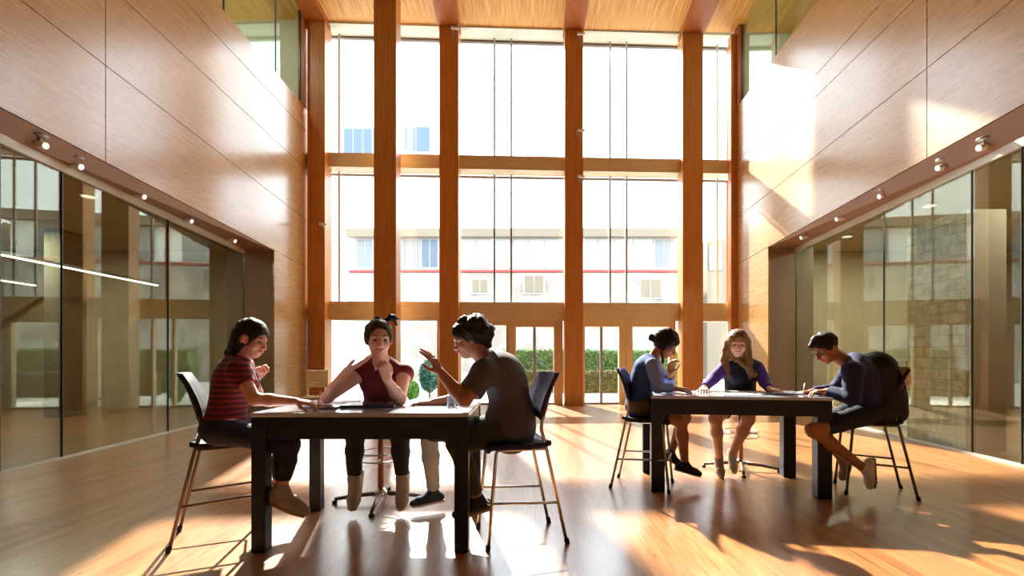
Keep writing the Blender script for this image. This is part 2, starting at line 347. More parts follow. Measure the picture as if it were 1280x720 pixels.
# ------------------------------------------------------------------ facade
def colX(px, Y): return (px-VX)*Y/FPX
colsdef = [  # px0, px1, front depth, label
    (384, 406, None, 'orange timber column standing against the left end wall of the glazed front'),
    (467, 495, 10.95, 'orange timber column behind the woman with raised bun, nearest the camera of all columns'),
    (549, 573, None, 'orange timber column behind the raised hand of the man in grey'),
    (706, 729, None, 'orange timber column between the two tables, its foot visible on the floor'),
    (853.5, 879, None, 'orange timber column between the two women at the right table'),
    (914, 922, None, 'slim orange timber post at the right end wall of the glazed front')]
colmid = []
for i, (a, b, Yc, lab) in enumerate(colsdef):
    if Yc is None:
        Yc = 11.9; 
        for _ in range(3): Yc = Yf(colX((a+b)/2, Yc))-.12
    x0, x1 = colX(a, Yc), colX(b, Yc); colmid.append((x0+x1)/2)
    o = MB().box((x0-(x0+x1)/2, 0, 0), (x1-(x0+x1)/2, .42 if i != 5 else .2, zc0+(-.13 if i != 1 else .25))).build('timber_column', M['glulam'], None, .006)
    o.location = ((x0+x1)/2, Yc, 0)
    tag(o, lab, 'column', 'timber columns of the glazed front')
    if i < 5:
        # roof beam running back over the hall from the column head
        bx = (x0+x1)/2; w = (x1-x0)*.55
        z0 = zc0-.13; sl = (zc1-zc0)/(Yf(bx)-YEND)
        ya, yb = Yc+.3, YEND+.2
        if i == 1: ya = Yc-.05
        za = zc0+sl*(Yf(bx)-ya)
        zb = zc0+sl*(Yf(bx)-yb)
        bm = MB().prism([(bx-w, ya, za-.15), (bx+w, ya, za-.15), (bx+w, yb, zb-.15), (bx-w, yb, zb-.15)], (0, 0, .2)).build('ceiling_beam', M['glulam_dark'])
        tag(bm, 'dark timber roof beam meeting the '+['column at the left end wall', 'column behind the woman with the bun', 'column behind the man in grey', 'column between the two tables', 'column between the women at the right table'][i], 'beam', 'roof beams under the slatted ceiling')

mids = [XL-.02, colmid[0], colX(481, 12.1), colmid[2], colmid[3], colmid[4], XR+.05]
ZT = [(2.14, 2.60), (5.93, 6.28)]        # transoms: bottom, top
def skew_box(x0, x1, dy0, dy1, z0, z1, mb):
    return mb.hexa([(x0, Yf(x0)+dy0, z0), (x1, Yf(x1)+dy0, z0), (x1, Yf(x1)+dy1, z0), (x0, Yf(x0)+dy1, z0)],
                   [(x0, Yf(x0)+dy0, z1), (x1, Yf(x1)+dy0, z1), (x1, Yf(x1)+dy1, z1), (x0, Yf(x0)+dy1, z1)])
# two transoms as long beams
for j, (z0, z1) in enumerate(ZT):
    struct(skew_box(XL-.05, XR+.1, .10 if j else .16, .5, z0, z1, MB()).build('trim_%d' % (9+j), M['maple']))
struct(skew_box(XL-.05, XR+.1, .07, .75, 9.46, 9.74, MB()).build('trim_11', M['palegreen']))
struct(MB().box((XL-9, YEND-.2, 0), (XR+9, YEND, 11.3)).build('wall_back_added', M['umber']))  # unseen wall, added to shut out rear light; dark to dim reflections
GL_D = .56
cables = {3: (618, 639), 4: (764, 785), 5: (902,), 2: (499,), 1: (427,)}
for b in range(6):
    x0, x1 = mids[b], mids[b+1]
    if x1-x0 < .15: continue
    for lv, (z0, z1) in enumerate([(2.60, 5.93), (6.28, 9.46)]):
        w = empty('window_%d' % nw); struct(w); nw += 1
        skew_box(x0+.02, x1-.02, GL_D, GL_D+.012, z0, z1, MB()).build('pane', M['clear'], w)
        mb = MB()
        skew_box(x0, x0+.035, GL_D-.03, GL_D+.05, z0, z1, mb); skew_box(x1-.035, x1, GL_D-.03, GL_D+.05, z0, z1, mb)
        mb.build('jamb', M['glulam_dark'], w)
        mb = MB()
        skew_box(x0, x1, GL_D-.03, GL_D+.05, z1-.05, z1, mb); skew_box(x0, x1, GL_D-.03, GL_D+.05, z0, z0+.03, mb)
        mb.build('window_frame', M['darksteel'], w)
        for px in cables.get(b, ()):
            cx = colX(px, 12.4)
            skew_box(cx-.024, cx+.024, GL_D-.12, GL_D-.09, z0, z1, MB()).build('mullion', M['alu'], w)
# doors level: wood frames with glass
def door(n, px0, px1, ztop, stile=.12, mid=None, bottom=0.02):
    x0, x1 = colX(px0, 12.3), colX(px1, 12.3)
    d = empty('door_%d' % n); struct(d)
    mb = MB()
    skew_box(x0-stile, x0, .2, .34, 0, ztop+.18, mb); skew_box(x1, x1+stile, .2, .34, 0, ztop+.18, mb); skew_box(x0, x1, .2, .34, ztop, ztop+.18, mb)
    mb.build('door_frame', M['doorwood'], d)
    skew_box(x0, x1, .26, .275, bottom, ztop, MB()).build('pane', M['clear'], d)
    if mid:
        cx = colX(mid, 12.3); skew_box(cx-.035, cx+.035, .25, .29, 0, ztop, MB()).build('stile', M['frame_ext'], d)
        skew_box(cx-.09, cx-.07, .18, .2, .85, 1.25, MB()).build('door_handle', M['steel'], d)
    skew_box(x0, x1, .24, .30, 0, .05, MB()).build('sill_rail', M['frame_ext'], d)
door(1, 415, 468, 2.14, .06); door(2, 493, 548, 2.14, .05); door(3, 577, 633, 2.02, .05)
door(4, 645, 692, 1.98, .23, 668); door(5, 731, 774, 1.99, .18, 752); door(6, 791, 838, 1.99, .16); door(7, 881, 914, 2.14, .03)

# ------------------------------------------------------------------ outside
struct(MB().box((-40, 12.75, -.25), (40, 75, -.02)).build('ground', M['plaza']))
# low hedge seen through the doors
def leaf_mesh(x0, x1, y0, y1, z0, z1, n, sz, name, m, parent=None, round_=False):
    mb = MB(); rnd = random.Random(n)
    for _ in range(n):
        if round_:
            a = rnd.random()*6.283; u = rnd.uniform(-1, 1); r = math.sqrt(1-u*u); k = rnd.uniform(.7, 1)
            c = Vector(((x0+x1)/2+(x1-x0)/2*r*math.cos(a)*k, (y0+y1)/2+(y1-y0)/2*r*math.sin(a)*k, (z0+z1)/2+(z1-z0)/2*u*k))
        else:
            c = Vector((rnd.uniform(x0, x1), rnd.choice((y0, y1, rnd.uniform(y0, y1))), rnd.uniform(z0, z1)))
        a = Vector((rnd.gauss(0,1), rnd.gauss(0,1), rnd.gauss(0,1))).normalized(); b = a.orthogonal().normalized()
        s = sz*rnd.uniform(.6, 1.3)
        mb.add([c-a*s, c+b*s*.5, c+a*s, c-b*s*.5], [(0,1,2,3)])
    if not round_: mb.box((x0+.05, y0+.05, z0), (x1-.05, y1-.05, z1-.05))
    return mb.build(name, m, parent)
tag(leaf_mesh(-1.3, 4.2, 16.4, 17.0, -.02, .76, 7000, .06, 'hedge', M['leaf2']), 'low clipped olive hedge outside the doors in front of the taller hedge', 'hedge')
tag(leaf_mesh(-1.6, 6.6, 18.0, 18.8, -.02, 1.50, 9000, .08, 'hedge', M['leaf']), 'taller pale green hedge outside the doors behind the low hedge', 'hedge')
sh = empty('shrub', P(537, 505, 14.5)); sh.location.z = 0
leaf_mesh(-.30, .32, -.3, .3, .15, 1.15, 1500, .07, 'foliage', M['teal'], sh, True); MB().tube([(0,0,0), (0.02,0,.5)], .03).build('stem', M['leaf2'], sh)
tag(sh, 'blue-green bushy shrub outside behind the gesturing hand of the man in grey', 'shrub')
sh = empty('shrub', P(515, 505, 13.6)); sh.location.z = 0
leaf_mesh(-.18, .2, -.2, .2, .0, .55, 700, .06, 'foliage', M['lime'], sh, True); MB().tube([(0,0,0), (0.0,0,.25)], .02).build('stem', M['leaf2'], sh)
tag(sh, 'small bright lime green shrub outside beside the bun woman elbow', 'shrub')
# buildings across the plaza
def building(name, px0, px1, ytop, Yb, depth, m, label, cat='building'):
    a, b = P(px0, ytop, Yb), P(px1, ytop, Yb)
    o = empty(name, ((a.x+b.x)/2, Yb, 0), 0, True); tag(o, label, cat)
    MB().box((a.x, Yb, -.02), (b.x, Yb+depth, a.z)).build('wall', m, o)
    return o
tall = building('office_block', 300, 548, 135, 34, 10, M['white_wall'], 'tall white building across the plaza with two blue windows high up')
def win(o, px0, px1, y0, y1, Yb, m, bars=1, mf=None):
    a, b = P(px0, y1, Yb), P(px1, y0, Yb)
    f = MB().box((a.x-.08, Yb-.10, a.z-.08), (b.x+.08, Yb-.005, b.z+.08)).build('window', mf or M['frame_ext'], o)
    mb = MB(); n = bars; w = (b.x-a.x)/n
    for i in range(n): mb.box((a.x+i*w+.04, Yb-.13, a.z), (a.x+(i+1)*w-.04, Yb-.101, b.z))
    mb.build('pane', m, f)
    return f
win(tall, 430, 466, 162, 192, 34, M['blueglass'], 3); win(tall, 506, 538, 160, 190, 34, M['blueglass'], 1); 0
low = building('low_building', 441, 868, 288, 26, 7, M['white_wall'], 'low pale building across the plaza with red band under its windows')
a, b = P(436, 288, 26), P(873, 298, 26)
MB().box((a.x, 25.55, b.z), (b.x, 26.2, a.z)).build('cornice', M['cornice'], low)
for (p0, p1, m, n) in [(446, 466, M['shade'], 2), (499, 524, M['shade'], 1), (527, 548, M['blueglass'], 2), (578, 612, M['frame_ext'], 2), (622, 700, M['frame_ext'], 4), (733, 760, M['frame_ext'], 2), (768, 812, M['frame_ext'], 2), (818, 842, M['shade'], 2)]:
    win(low, p0, p1, 300, 334, 26, m, n)
a, b = P(436, 337.5, 25.9), P(873, 340.5, 25.9); MB().box((a.x, 25.85, b.z), (b.x, 26.02, a.z)).build('red_band', M['redline'], low)
a, b = P(436, 341, 25.9), P(873, 450, 25.9); MB().box((a.x, 25.9, -.02), (b.x, 26.02, a.z)).build('lower_wall', M['stucco'], low)
for (p0, p1, y0, y1) in [(655, 680, 345, 366), (800, 826, 350, 372), (590, 610, 350, 366)]:
    win(low, p0, p1, y0, y1, 25.88, M['cornice'], 2)
rt = building('narrow_building', 884, 935, 300, 27, 8, M['cornice'], 'narrow tan building beyond the right end of the glazed front')
win(rt, 888, 900, 310, 336, 27, M['shade'], 1)

# ------------------------------------------------------------------ lights in the side rooms, spots, brackets
def linear_lamp(X, y0, y1, z, label, zc):
    o = empty('linear_lamp', (X, (y0+y1)/2, z), 0, True)
    MB().box((X-.04, y0, z), (X+.04, y1, z+.05)).build('housing', M['alu'], o)
    MB().box((X-.03, y0+.01, z-.02), (X+.03, y1-.01, z)).build('diffuser', M['lamp'], o)
    for y in (y0+.4, y1-.4): MB().tube([(X, y, z+.04), (X, y, zc-.001)], .006, 6).build('suspension_wire', M['steel'], o)
    tag(o, label, 'lamp', 'linear lamps hanging in the left room')
linear_lamp(-8.4, 4.5, 11.0, 2.86, 'long thin glowing lamp hanging in the left room, the upper of two light lines', 3.78)
linear_lamp(-11.2, 6.0, 11.0, 2.86, 'long thin glowing lamp hanging deep in the left room, the lower light line', 3.78)
def spot(loc, sgn, label):
    x, y, z = loc
    o = empty('spotlight', (x, y, z)); mb = MB().lathe([(.0, .0), (.07, 0), (.07, -.02), (.03, -.03), (0, -.03)][::-1], (0,0,0), 16)
    mb.build('mounting_plate', M['alu'], o)
    MB().tube([(0,0,-.02), (0,0,-.08)], .012, 8).build('arm', M['alu'], o)
    h = MB().tube([(sgn*-.06, -.0, -.085), (sgn*.06, 0, -.12)], .042, 14, .036).build('lamp_head', M['white'], o)
    MB().tube([(sgn*.058, 0, -.119), (sgn*.066, 0, -.122)], .034, 14).build('lens', M['lens'], h)
    tag(o, label, 'spotlight', 'spotlights under the wood spandrels')
def on_soffit(px, py, X, sgn, lines, A, B, z0):
    best = None
    for i in range(900):
        Y = 3.5+i*.01; x = (px-VX)*Y/FPX; gxx = A[0] if Y < A[1] else A[0]+(B[0]-A[0])*(Y-A[1])/(B[1]-A[1]); gxx -= sgn*.02
        t = (x-X)/(gxx-X)
        if not -.2 <= t <= 1.2: continue
        t = min(.8, max(.2, t)); z = lines[0](Y)+(z0-lines[0](Y))*t; e = abs(z-(CH+(VY-(py-4))*Y/FPX))
        if best is None or e < best[0]: best = (e, (x if True else 0, Y, z+.004))
    return best[1]
for px, py, lab in [(50, 174, 'white spotlight under the left wood wall, nearest the left edge of the photo'), (95, 200, 'white spotlight under the left wood wall, second from the left edge'),
                    (175, 240, 'small spotlight under the left wood wall above the joint of the glass'), (235, 272, 'small spotlight under the left wood wall near the far end of the glass'), (290, 298, 'farthest spotlight under the left wood wall beside the brown return')]:
    spot(on_soffit(px, py, XL, -1, LL, GLa, GLb, 3.50), 1, lab)
for px, py, lab in [(1230, 176, 'white spotlight under the right wood wall, nearest the right edge of the photo'), (1178, 204, 'spotlight under the right wood wall, second from the right edge'),
                    (1104, 240, 'spotlight under the right wood wall above the concrete pillar'), (1050, 270, 'small spotlight under the right wood wall above the window reflections'), (1005, 294, 'farthest spotlight under the right wood wall beside the brown return')]:
    spot(on_soffit(px, py, XR, 1, RL, GRa, GRb, 3.62), -1, lab)
def bracket(px, py, Y, label):
    p = P(px, py, Y); o = empty('bracket_lamp', p)
    MB().box((-.03, -.02, -.05), (.03, .0, .05)).build('plate', M['alu'], o)
    MB().tube([(0, -.02, 0), (.0, -.16, .01)], .012, 8).build('arm', M['alu'], o)
    MB().tube([(-.02, -.16, .015), (.16, -.18, -.01)], .035, 12, .03).build('lamp_head', M['white'], o)
    tag(o, label, 'lamp', 'small lamps bracketed to the timber columns')
yD = Yf(colmid[3])-.12
bracket(722, 167, yD, 'small white lamp on the column between the tables, above the upper transom')
bracket(722, 224, yD, 'small white lamp on the column between the tables, just below the upper transom')
bracket(722, 48, yD, 'small white lamp at the top of the column between the tables')
bracket(566, 41, Yf(colmid[2])-.12, 'small white lamp at the top of the column behind the man in grey')
bracket(404, 283, Yf(colmid[0])-.12, 'small white lamp on the column against the left end wall')

downs = [(6.6, 5.6, 3.85, 60, 'small round downlight behind the right glass, nearest the camera'), (7.0, 8.3, 3.85, 80, 'small round downlight behind the right glass beyond the pillar'),
         (7.0, 10.4, 3.85, 60, 'small round downlight behind the right glass near the brown return'), (9.6, 6.8, 3.85, 70, 'small round downlight deep in the right room, nearer the camera'),
         (9.6, 10.0, 3.85, 70, 'small round downlight deep in the right room, farther from the camera'),
         (-6.8, 4.6, 3.78, 60, 'small added downlight behind the left glass, nearest the camera'), (-6.9, 7.6, 3.78, 60, 'small added downlight brightening the middle of the left room'), (-9.9, 9.0, 3.78, 80, 'small added downlight deep in the left room'),
         (-6.6, 9.6, 9.75, 60, 'added round downlight brightening the left upper gallery'), (6.7, 10.2, 9.75, 45, 'added round downlight brightening the right upper gallery')]
for x, y, zc, e, lab in downs:  # left-room and gallery lamps are added to brighten those spaces
    o = empty('downlight', (x, y, zc))
    if zc > 5: MB().tube([(0, 0, .02), (0, 0, 1.2)], .01, 8).build('suspension_rod', M['alu'], o)
    MB().lathe([(0, -.03), (.11, -.03), (.12, -.0), (0, 0)], seg=20).build('trim_ring', M['white'], o)
    MB().lathe([(0, -.036), (.09, -.036), (.09, -.031), (0, -.031)], seg=20).build('lens', M['lens'], o)
    la = bpy.data.lights.new('downlight_fill', 'AREA'); la.shape = 'DISK'; la.size = .2; la.energy = e; la.color = (.95, 1, .92)
    lo = bpy.data.objects.new('downlight_fill', la); C.objects.link(lo); lo.parent = o; lo.location = (0, 0, -.045)
    tag(o, lab, 'lamp', 'round downlights of the side rooms and galleries')
# right room: concrete pillar, slatted screen, plinth
pr = MB().box((0, 0, 0), (.52, .95, 3.12)).build('concrete_pillar', M['blocks'], None, .01); pr.location = (5.72, 6.22, 0)
MB().box((0, -.012, 0), (.52, -.001, 3.12)).build('front_cladding', M['cladding'], pr)
tag(pr, 'square block-textured concrete pillar behind the right glass wall', 'pillar')
sc = empty('slatted_screen', (6.75, 6.2, 0), 0, True); tag(sc, 'pale horizontal slatted screen right of the concrete pillar', 'screen')
mb = MB()
for k in range(44): mb.box((6.5, 6.15, .25+k*.062), (8.6, 6.17, .25+k*.062+.045))
mb.build('slats', M['blind'], sc); MB().box((6.5, 6.18, 0), (6.56, 6.24, 3.0)).build('post', M['alu'], sc); MB().box((8.5, 6.18, 0), (8.56, 6.24, 3.0)).build('post', M['alu'], sc)
pl = MB().lathe([(.22, 0), (.22, .02), (.2, .03), (.2, .38), (.22, .40), (.0, .40)], (0,0,0), 24).build('drum_seat', M['white']); pl.location = (6.6, 8.6, 0)
tag(pl, 'low white drum stool on the floor behind the right glass wall', 'stool')
for i, (x, y, w, d) in enumerate([(7.9, 9.2, .5, .5), (10.4, 8.7, .6, .5)]):
    o = MB().box((0, 0, 0), (w, d, 3.84)).build('plaster_pillar', M['plaster']); o.location = (x, y, 0)
    tag(o, ['tan plaster pillar deep behind the right glass wall, nearer the brown return', 'tan plaster pillar deepest in the room behind the right glass'][i], 'pillar')
for i, (x, y) in enumerate([(-6.9, 4.6), (-9.6, 9.6)]):
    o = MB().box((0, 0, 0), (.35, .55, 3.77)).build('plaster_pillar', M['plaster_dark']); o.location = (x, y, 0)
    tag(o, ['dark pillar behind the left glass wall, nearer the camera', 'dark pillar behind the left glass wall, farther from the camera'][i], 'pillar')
cn = empty('credenza', (-12.6, 8.0, 0)); MB().box((0, -3.4, .08), (.6, 3.0, 1.0)).build('body', M['umber'], cn, .01); MB().box((.02, -3.3, 0), (.5, 2.9, .08)).build('plinth', M['black'], cn)
tag(cn, 'long low dark cabinet along the far wall behind the left glass', 'cabinet')

# ------------------------------------------------------------------ tables
def table(loc, rz, w, d, label, leg_w=.095):
    o = empty('table', loc, rz); H = .862
    MB().box((0, 0, H-.028), (w, d, H)).build('tabletop', M['tabletop'], o, .006)
    MB().box((.012, .012, H-.165), (w-.012, .04, H-.028)).box((.012, d-.04, H-.165), (w-.012, d-.012, H-.028)) \
        .box((.012, .04, H-.165), (.04, d-.04, H-.028)).box((w-.04, .04, H-.165), (w-.012, d-.04, H-.028)).build('apron', M['table'], o, .003)
    for x in (0, w-leg_w):
        for y in (0, d-leg_w): MB().box((x+.004, y+.004, 0), (x+leg_w-.004, y+leg_w-.004, H-.028)).build('leg', M['table'], o, .006)
    tag(o, label, 'table', 'high tables with dark frames'); return o
TL = table((-1.68, 2.94, 0), 0, 1.342, .89, 'high dark-framed table at left, with the woman in striped red beside it')
RA = math.radians(-8.2)
TR = table((1.13, 4.27, 0), RA, 1.50, .86, 'high table with black frame at right, with the man in navy bent over it', .125)

# ------------------------------------------------------------------ stools
def make_stool(seatm, backm, legm, label):
    # local +x is the front, origin on the floor
    o = empty('bar_stool'); W = .205
    pr = [(-.15, .655), (-.10, .640), (.0, .630), (.14, .635), (.235, .630), (.255, .612)]
    vs = []; n = len(pr)
    for t in (0, -.028):
        for (x, z) in pr:
            for y, dz in ((-.21, .004), (-.12, -.004), (0, -.008), (.12, -.004), (.21, .004)): vs.append((x, y*(1 if x < .2 else .92), z+dz+t+.01))
    fs = []
    for l in (0, 1):
        for i in range(n-1):
            for j in range(4):
                q = (l*n*5+i*5+j, l*n*5+(i+1)*5+j, l*n*5+(i+1)*5+j+1, l*n*5+i*5+j+1); fs.append(q if l == 0 else q[::-1])
    bd = [i*5 for i in range(n)]+[(n-1)*5+j for j in range(1, 5)]+[i*5+4 for i in range(n-2, -1, -1)]+[j for j in (3, 2, 1)]
    for a, b in zip(bd, bd[1:]+bd[:1]): fs.append((a, a+n*5, b+n*5, b))
    MB().add(vs, fs, True).build('seat', seatm, o)
    # backrest: curved pad
    pr = [(-.105, .80), (-.115, .87), (-.14, .95), (-.175, 1.03), (-.215, 1.10)]; vs = []; n = len(pr)
    for t in (0, -.026):
        for i, (x, z) in enumerate(pr):
            ww = (.19, .205, .21, .205, .19)[i]
            for y, dx in ((-1, .03), (-.55, .008), (0, 0), (.55, .008), (1, .03)): vs.append((x+dx+t, y*ww, z))
    fs = []
    for l in (0, 1):
        for i in range(n-1):
            for j in range(4):
                q = (l*n*5+i*5+j, l*n*5+i*5+j+1, l*n*5+(i+1)*5+j+1, l*n*5+(i+1)*5+j); fs.append(q if l == 0 else q[::-1])
    bd = [i*5 for i in range(n)]+[(n-1)*5+j for j in range(1, 5)]+[i*5+4 for i in range(n-2, -1, -1)]+[j for j in (3, 2, 1)]
    for a, b in zip(bd, bd[1:]+bd[:1]): fs.append((a, b, b+n*5, a+n*5))
    MB().add(vs, fs, True).build('backrest', backm, o)
    for s in (-1, 1):
        l = MB().tube([(-.255, s*.205, .0), (-.12, s*.195, .62), (-.088, s*.19, .74), (-.095, s*.185, .80), (-.15, s*.185, .98)], .0115).build('leg', legm, o)
        MB().tube([(-.259, s*.205, 0), (-.25, s*.205, .035)], .016).build('rubber_foot', M['rubber'], l)
        l = MB().tube([(.26, s*.205, .0), (.205, s*.19, .60), (.19, s*.188, .618), (-.12, s*.188, .618)], .0115).build('leg', legm, o)
        MB().tube([(.262, s*.205, 0), (.258, s*.205, .035)], .016).build('rubber_foot', M['rubber'], l)
    zz = .27
    MB().tube([(-.197, -.203, zz), (.235, -.2, zz+.02), (.255, -.18, zz+.02), (.255, .18, zz+.02), (.235, .2, zz+.02), (-.197, .203, zz)], .009).build('footrest', legm, o)
    MB().tube([(.20, -.188, .618), (.20, .188, .618)], .009).build('crossbar', legm, o); MB().tube([(-.12, -.19, .618), (-.12, .19, .618)], .009).build('crossbar', legm, o)
    tag(o, label, 'stool', 'four-legged bar stools with backrests'); return o
ANG = lambda f: math.atan2(f[1], f[0])
ANG = lambda f: math.atan2(f[1], f[0])
sA = make_stool(M['black'], M['black'], M['darksteel'], 'black bar stool with dark metal legs under the woman in striped red'); sA.location = (-2.06, 3.257, 0); sA.rotation_euler = (0, 0, ANG((.88, .47)))
def again(src, loc, rz, label, mats):
    c = copy_tree(src); c.location = loc; c.rotation_euler = (0, 0, rz); c['label'] = label
    for ch in c.children:
        k = {'seat': 0, 'backrest': 1}.get(ch.name.split('.')[0], 2)
        ch.material_slots[0].link = 'OBJECT'; ch.material_slots[0].material = mats[k]
    return c
sC = again(sA, (-.02, 3.235, 0), ANG((-.97, -.24)), 'bar stool with navy back and bright metal legs under the man in grey', (M['navyseat'], M['navyseat'], M['steel']))
sD = again(sA, (1.11, 4.52, 0), ANG((.92, -.36)), 'bar stool with blue back under the woman in the blue top', (M['black'], M['navyseat'], M['alu']))
sF = again(sA, (3.138, 4.30, 0), ANG((-.92, .36)), 'bar stool with dark purple back under the man in navy', (M['black'], M['navyseat'], M['darksteel']))
def pedestal(loc, rz, label):
    o = empty('pedestal_stool', loc, rz)
    MB().lathe([(.0, .62), (.17, .62), (.19, .635), (.19, .655), (.17, .668), (0, .668)], seg=28).build('seat', M['black'], o)
    MB().tube([(0, 0, .10), (0, 0, .62)], .024, 14).build('post', M['glulam_dark'], o)
    mb = MB()
    for k in range(4):
        a = k*math.pi/2+.0; dx, dy = math.cos(a), math.sin(a)
        MB.tube(mb, [(dx*.03, dy*.03, .075), (dx*.2, dy*.2, .06), (dx*.37, dy*.37, .035)], .021, 8, .014)
    mb.build('star_base', M['darksteel'], o)
    MB().lathe([(0, .12), (.03, .12), (.055, .085), (.07, .06), (0, .055)][::-1], seg=20).build('hub', M['chrome'], o)
    mb = MB()
    for k in range(4):
        a = k*math.pi/2; dx, dy = math.cos(a), math.sin(a); mb.lathe([(0, 0), (.02, 0), (.022, .02), (0, .022)], (dx*.37, dy*.37, 0), 12)
    mb.build('glide', M['rubber'], o)
    mb = MB(); R = .17
    for z in (.36, .42): mb.tube([(R*math.cos(a), R*math.sin(a), z) for a in [2*math.pi*i/24 for i in range(25)]], .007, 8)
    mb.tube([(-R, 0, .39), (R, 0, .39)], .006, 8); mb.tube([(0, -R, .36), (0, R, .36)], .006, 8)
    mb.build('footrest', M['steel'], o)
    tag(o, label, 'stool', 'pedestal stools behind the tables'); return o
sB = pedestal((-1.19, 3.99, 0), math.radians(6), 'pedestal stool with star base under the woman with the bun')
sE = copy_tree(sB); sE.location = (2.32, 5.14, 0); sE.rotation_euler = (0, 0, math.radians(-20)); sE['label'] = 'pedestal stool with star base under the long-haired woman'

# ------------------------------------------------------------------ things on the tables
def flat(name, c, w, d, h, rz, m, label, cat, group=None, z=.8625, bev=.002):
    o = empty(name, (c[0], c[1], z), rz) if False else None
    b = MB().box((-w/2, -d/2, 0), (w/2, d/2, h)).build(name, m, None, bev); b.location = (c[0], c[1], z); b.rotation_euler = (0, 0, rz)
    tag(b, label, cat, group); return b
lap = flat('laptop', (-1.06, 3.35), .36, .25, .016, .03, M['notebook'], 'closed dark blue laptop on the left table before the woman with the bun', 'laptop')
MB().box((-.176, -.121, .0162), (.176, .121, .0172)).build('lid', M['tablet'], lap)
flat('notebook', (-1.36, 3.25), .24, .20, .010, -.05, M['tablet'], 'grey-blue notebook under the writing hand of the woman in striped red', 'notebook')
flat('paper', (-1.34, 3.60), .21, .297, .0015, .3, M['paper'], 'white paper sheet on the left table by the bun woman right elbow', 'paper', 'papers on the left table', bev=0)
flat('paper', (-.68, 3.50), .297, .21, .0015, .2, M['paper'], 'white paper sheet on the left table between the laptop and the man in grey', 'paper', 'papers on the left table', bev=0)
# crumpled paper
mb = MB(); n = 10; rnd = random.Random(3)
vs = [(-.13+.26*i/(n-1), -.09+.18*j/(n-1), .004+.035*rnd.random()*(1-abs(i-4.5)/5)) for j in range(n) for i in range(n)]
mb.add(vs, [(j*n+i, j*n+i+1, (j+1)*n+i+1, (j+1)*n+i) for j in range(n-1) for i in range(n-1)])
o = mb.build('paper', M['paper']); o.location = (-.74, 3.68, .865); tag(o, 'crumpled white paper near the back edge of the left table', 'paper', 'papers on the left table')
so = o.modifiers.new('t', 'SOLIDIFY'); so.thickness = .001
cup = MB().lathe([(0, 0), (.03, 0), (.034, .085), (.031, .085), (.027, .005), (0, .005)], seg=20).build('tumbler', glass_mat('cup_glass', (.85, .9, .95), (1, 1, 1))); cup.location = (-.50, 3.30, .8625)
tag(cup, 'small clear drinking glass on the left table by the man in grey', 'glass')
def pen(p, q, label):
    p, q = Vector(p), Vector(q); o = empty('pen', p, 0, True); MB().tube([p, q], .0045, 8).build('barrel', M['white'], o)
    MB().tube([p-(q-p).normalized()*.012, p], .001, 8, .0045).build('tip', M['black'], o); tag(o, label, 'pen')
ca, sa_ = math.cos(RA), math.sin(RA)
def onR(u, v): return (1.13+u*ca-v*sa_, 4.27+u*sa_+v*ca)
for u, v, r, lab in [(.25, .30, .1, 'white paper sheet on the right table before the woman in blue'), (.52, .48, -.2, 'white paper sheet on the right table left of the middle'),
                     (.85, .32, .15, 'white paper sheet in the middle of the right table'), (1.0, .62, -.1, 'white paper sheet before the long-haired woman')]:
    flat('paper', onR(u, v), .297, .21, .0015, RA+r, M['paper'], lab, 'paper', 'papers on the right table', bev=0)
tb = flat('tablet', onR(1.25, .36), .26, .19, .010, RA, M['tablet'], 'grey tablet on the right table before the man in navy', 'tablet')
MB().box((-.12, -.085, .0102), (.12, .085, .0106)).build('screen', M['black'], tb)

bg_ = empty('tote_bag', (3.30, 4.20, .93)); rnd = random.Random(8)
mb = MB(); n = 9; ring = []
for k, (z, w_, d_) in enumerate([(-.02, .055, .03), (.0, .085, .05), (.07, .10, .055), (.14, .09, .045), (.19, .10, .03)]):
    for i in range(14):
        a = 2*math.pi*i/14; j = 1+.12*math.sin(3*a+k*1.7); ring.append((d_*math.cos(a)*j-.01, w_*math.sin(a)*j, z))
mb.add(ring, [(k*14+i, k*14+(i+1)%14, (k+1)*14+(i+1)%14, (k+1)*14+i) for k in range(4) for i in range(14)]+[tuple(range(13, -1, -1))], True)
mb.build('bag', M['beige'], bg_); MB().tube([(0, -.06, .18), (.01, -.05, .235), (.02, 0, .25), (.01, .05, .235), (0, .06, .18)], .007, 8).build('handle', M['beige'], bg_)
tag(bg_, 'small cream bag hanging inside the back of the dark purple stool at right', 'bag')
# wooden chair in the distance at the left end wall
ch = empty('wooden_chair', (-4.0, 9.2, 0), math.radians(12)); tag(ch, 'pale beige wooden chair at the far left end wall beside the orange column', 'chair')
MB().box((-.2, -.2, .43), (.2, .2, .46)).build('seat', M['beige'], ch, .01)
for x in (-.18, .18):
    for y in (-.18, .18): MB().box((x-.018, y-.018, 0), (x+.018, y+.018, .43 if y < 0 else .97)).build('leg', M['beige'], ch)
MB().box((-.18, .165, .62), (.18, .185, .95)).build('backrest', M['beige'], ch, .005)

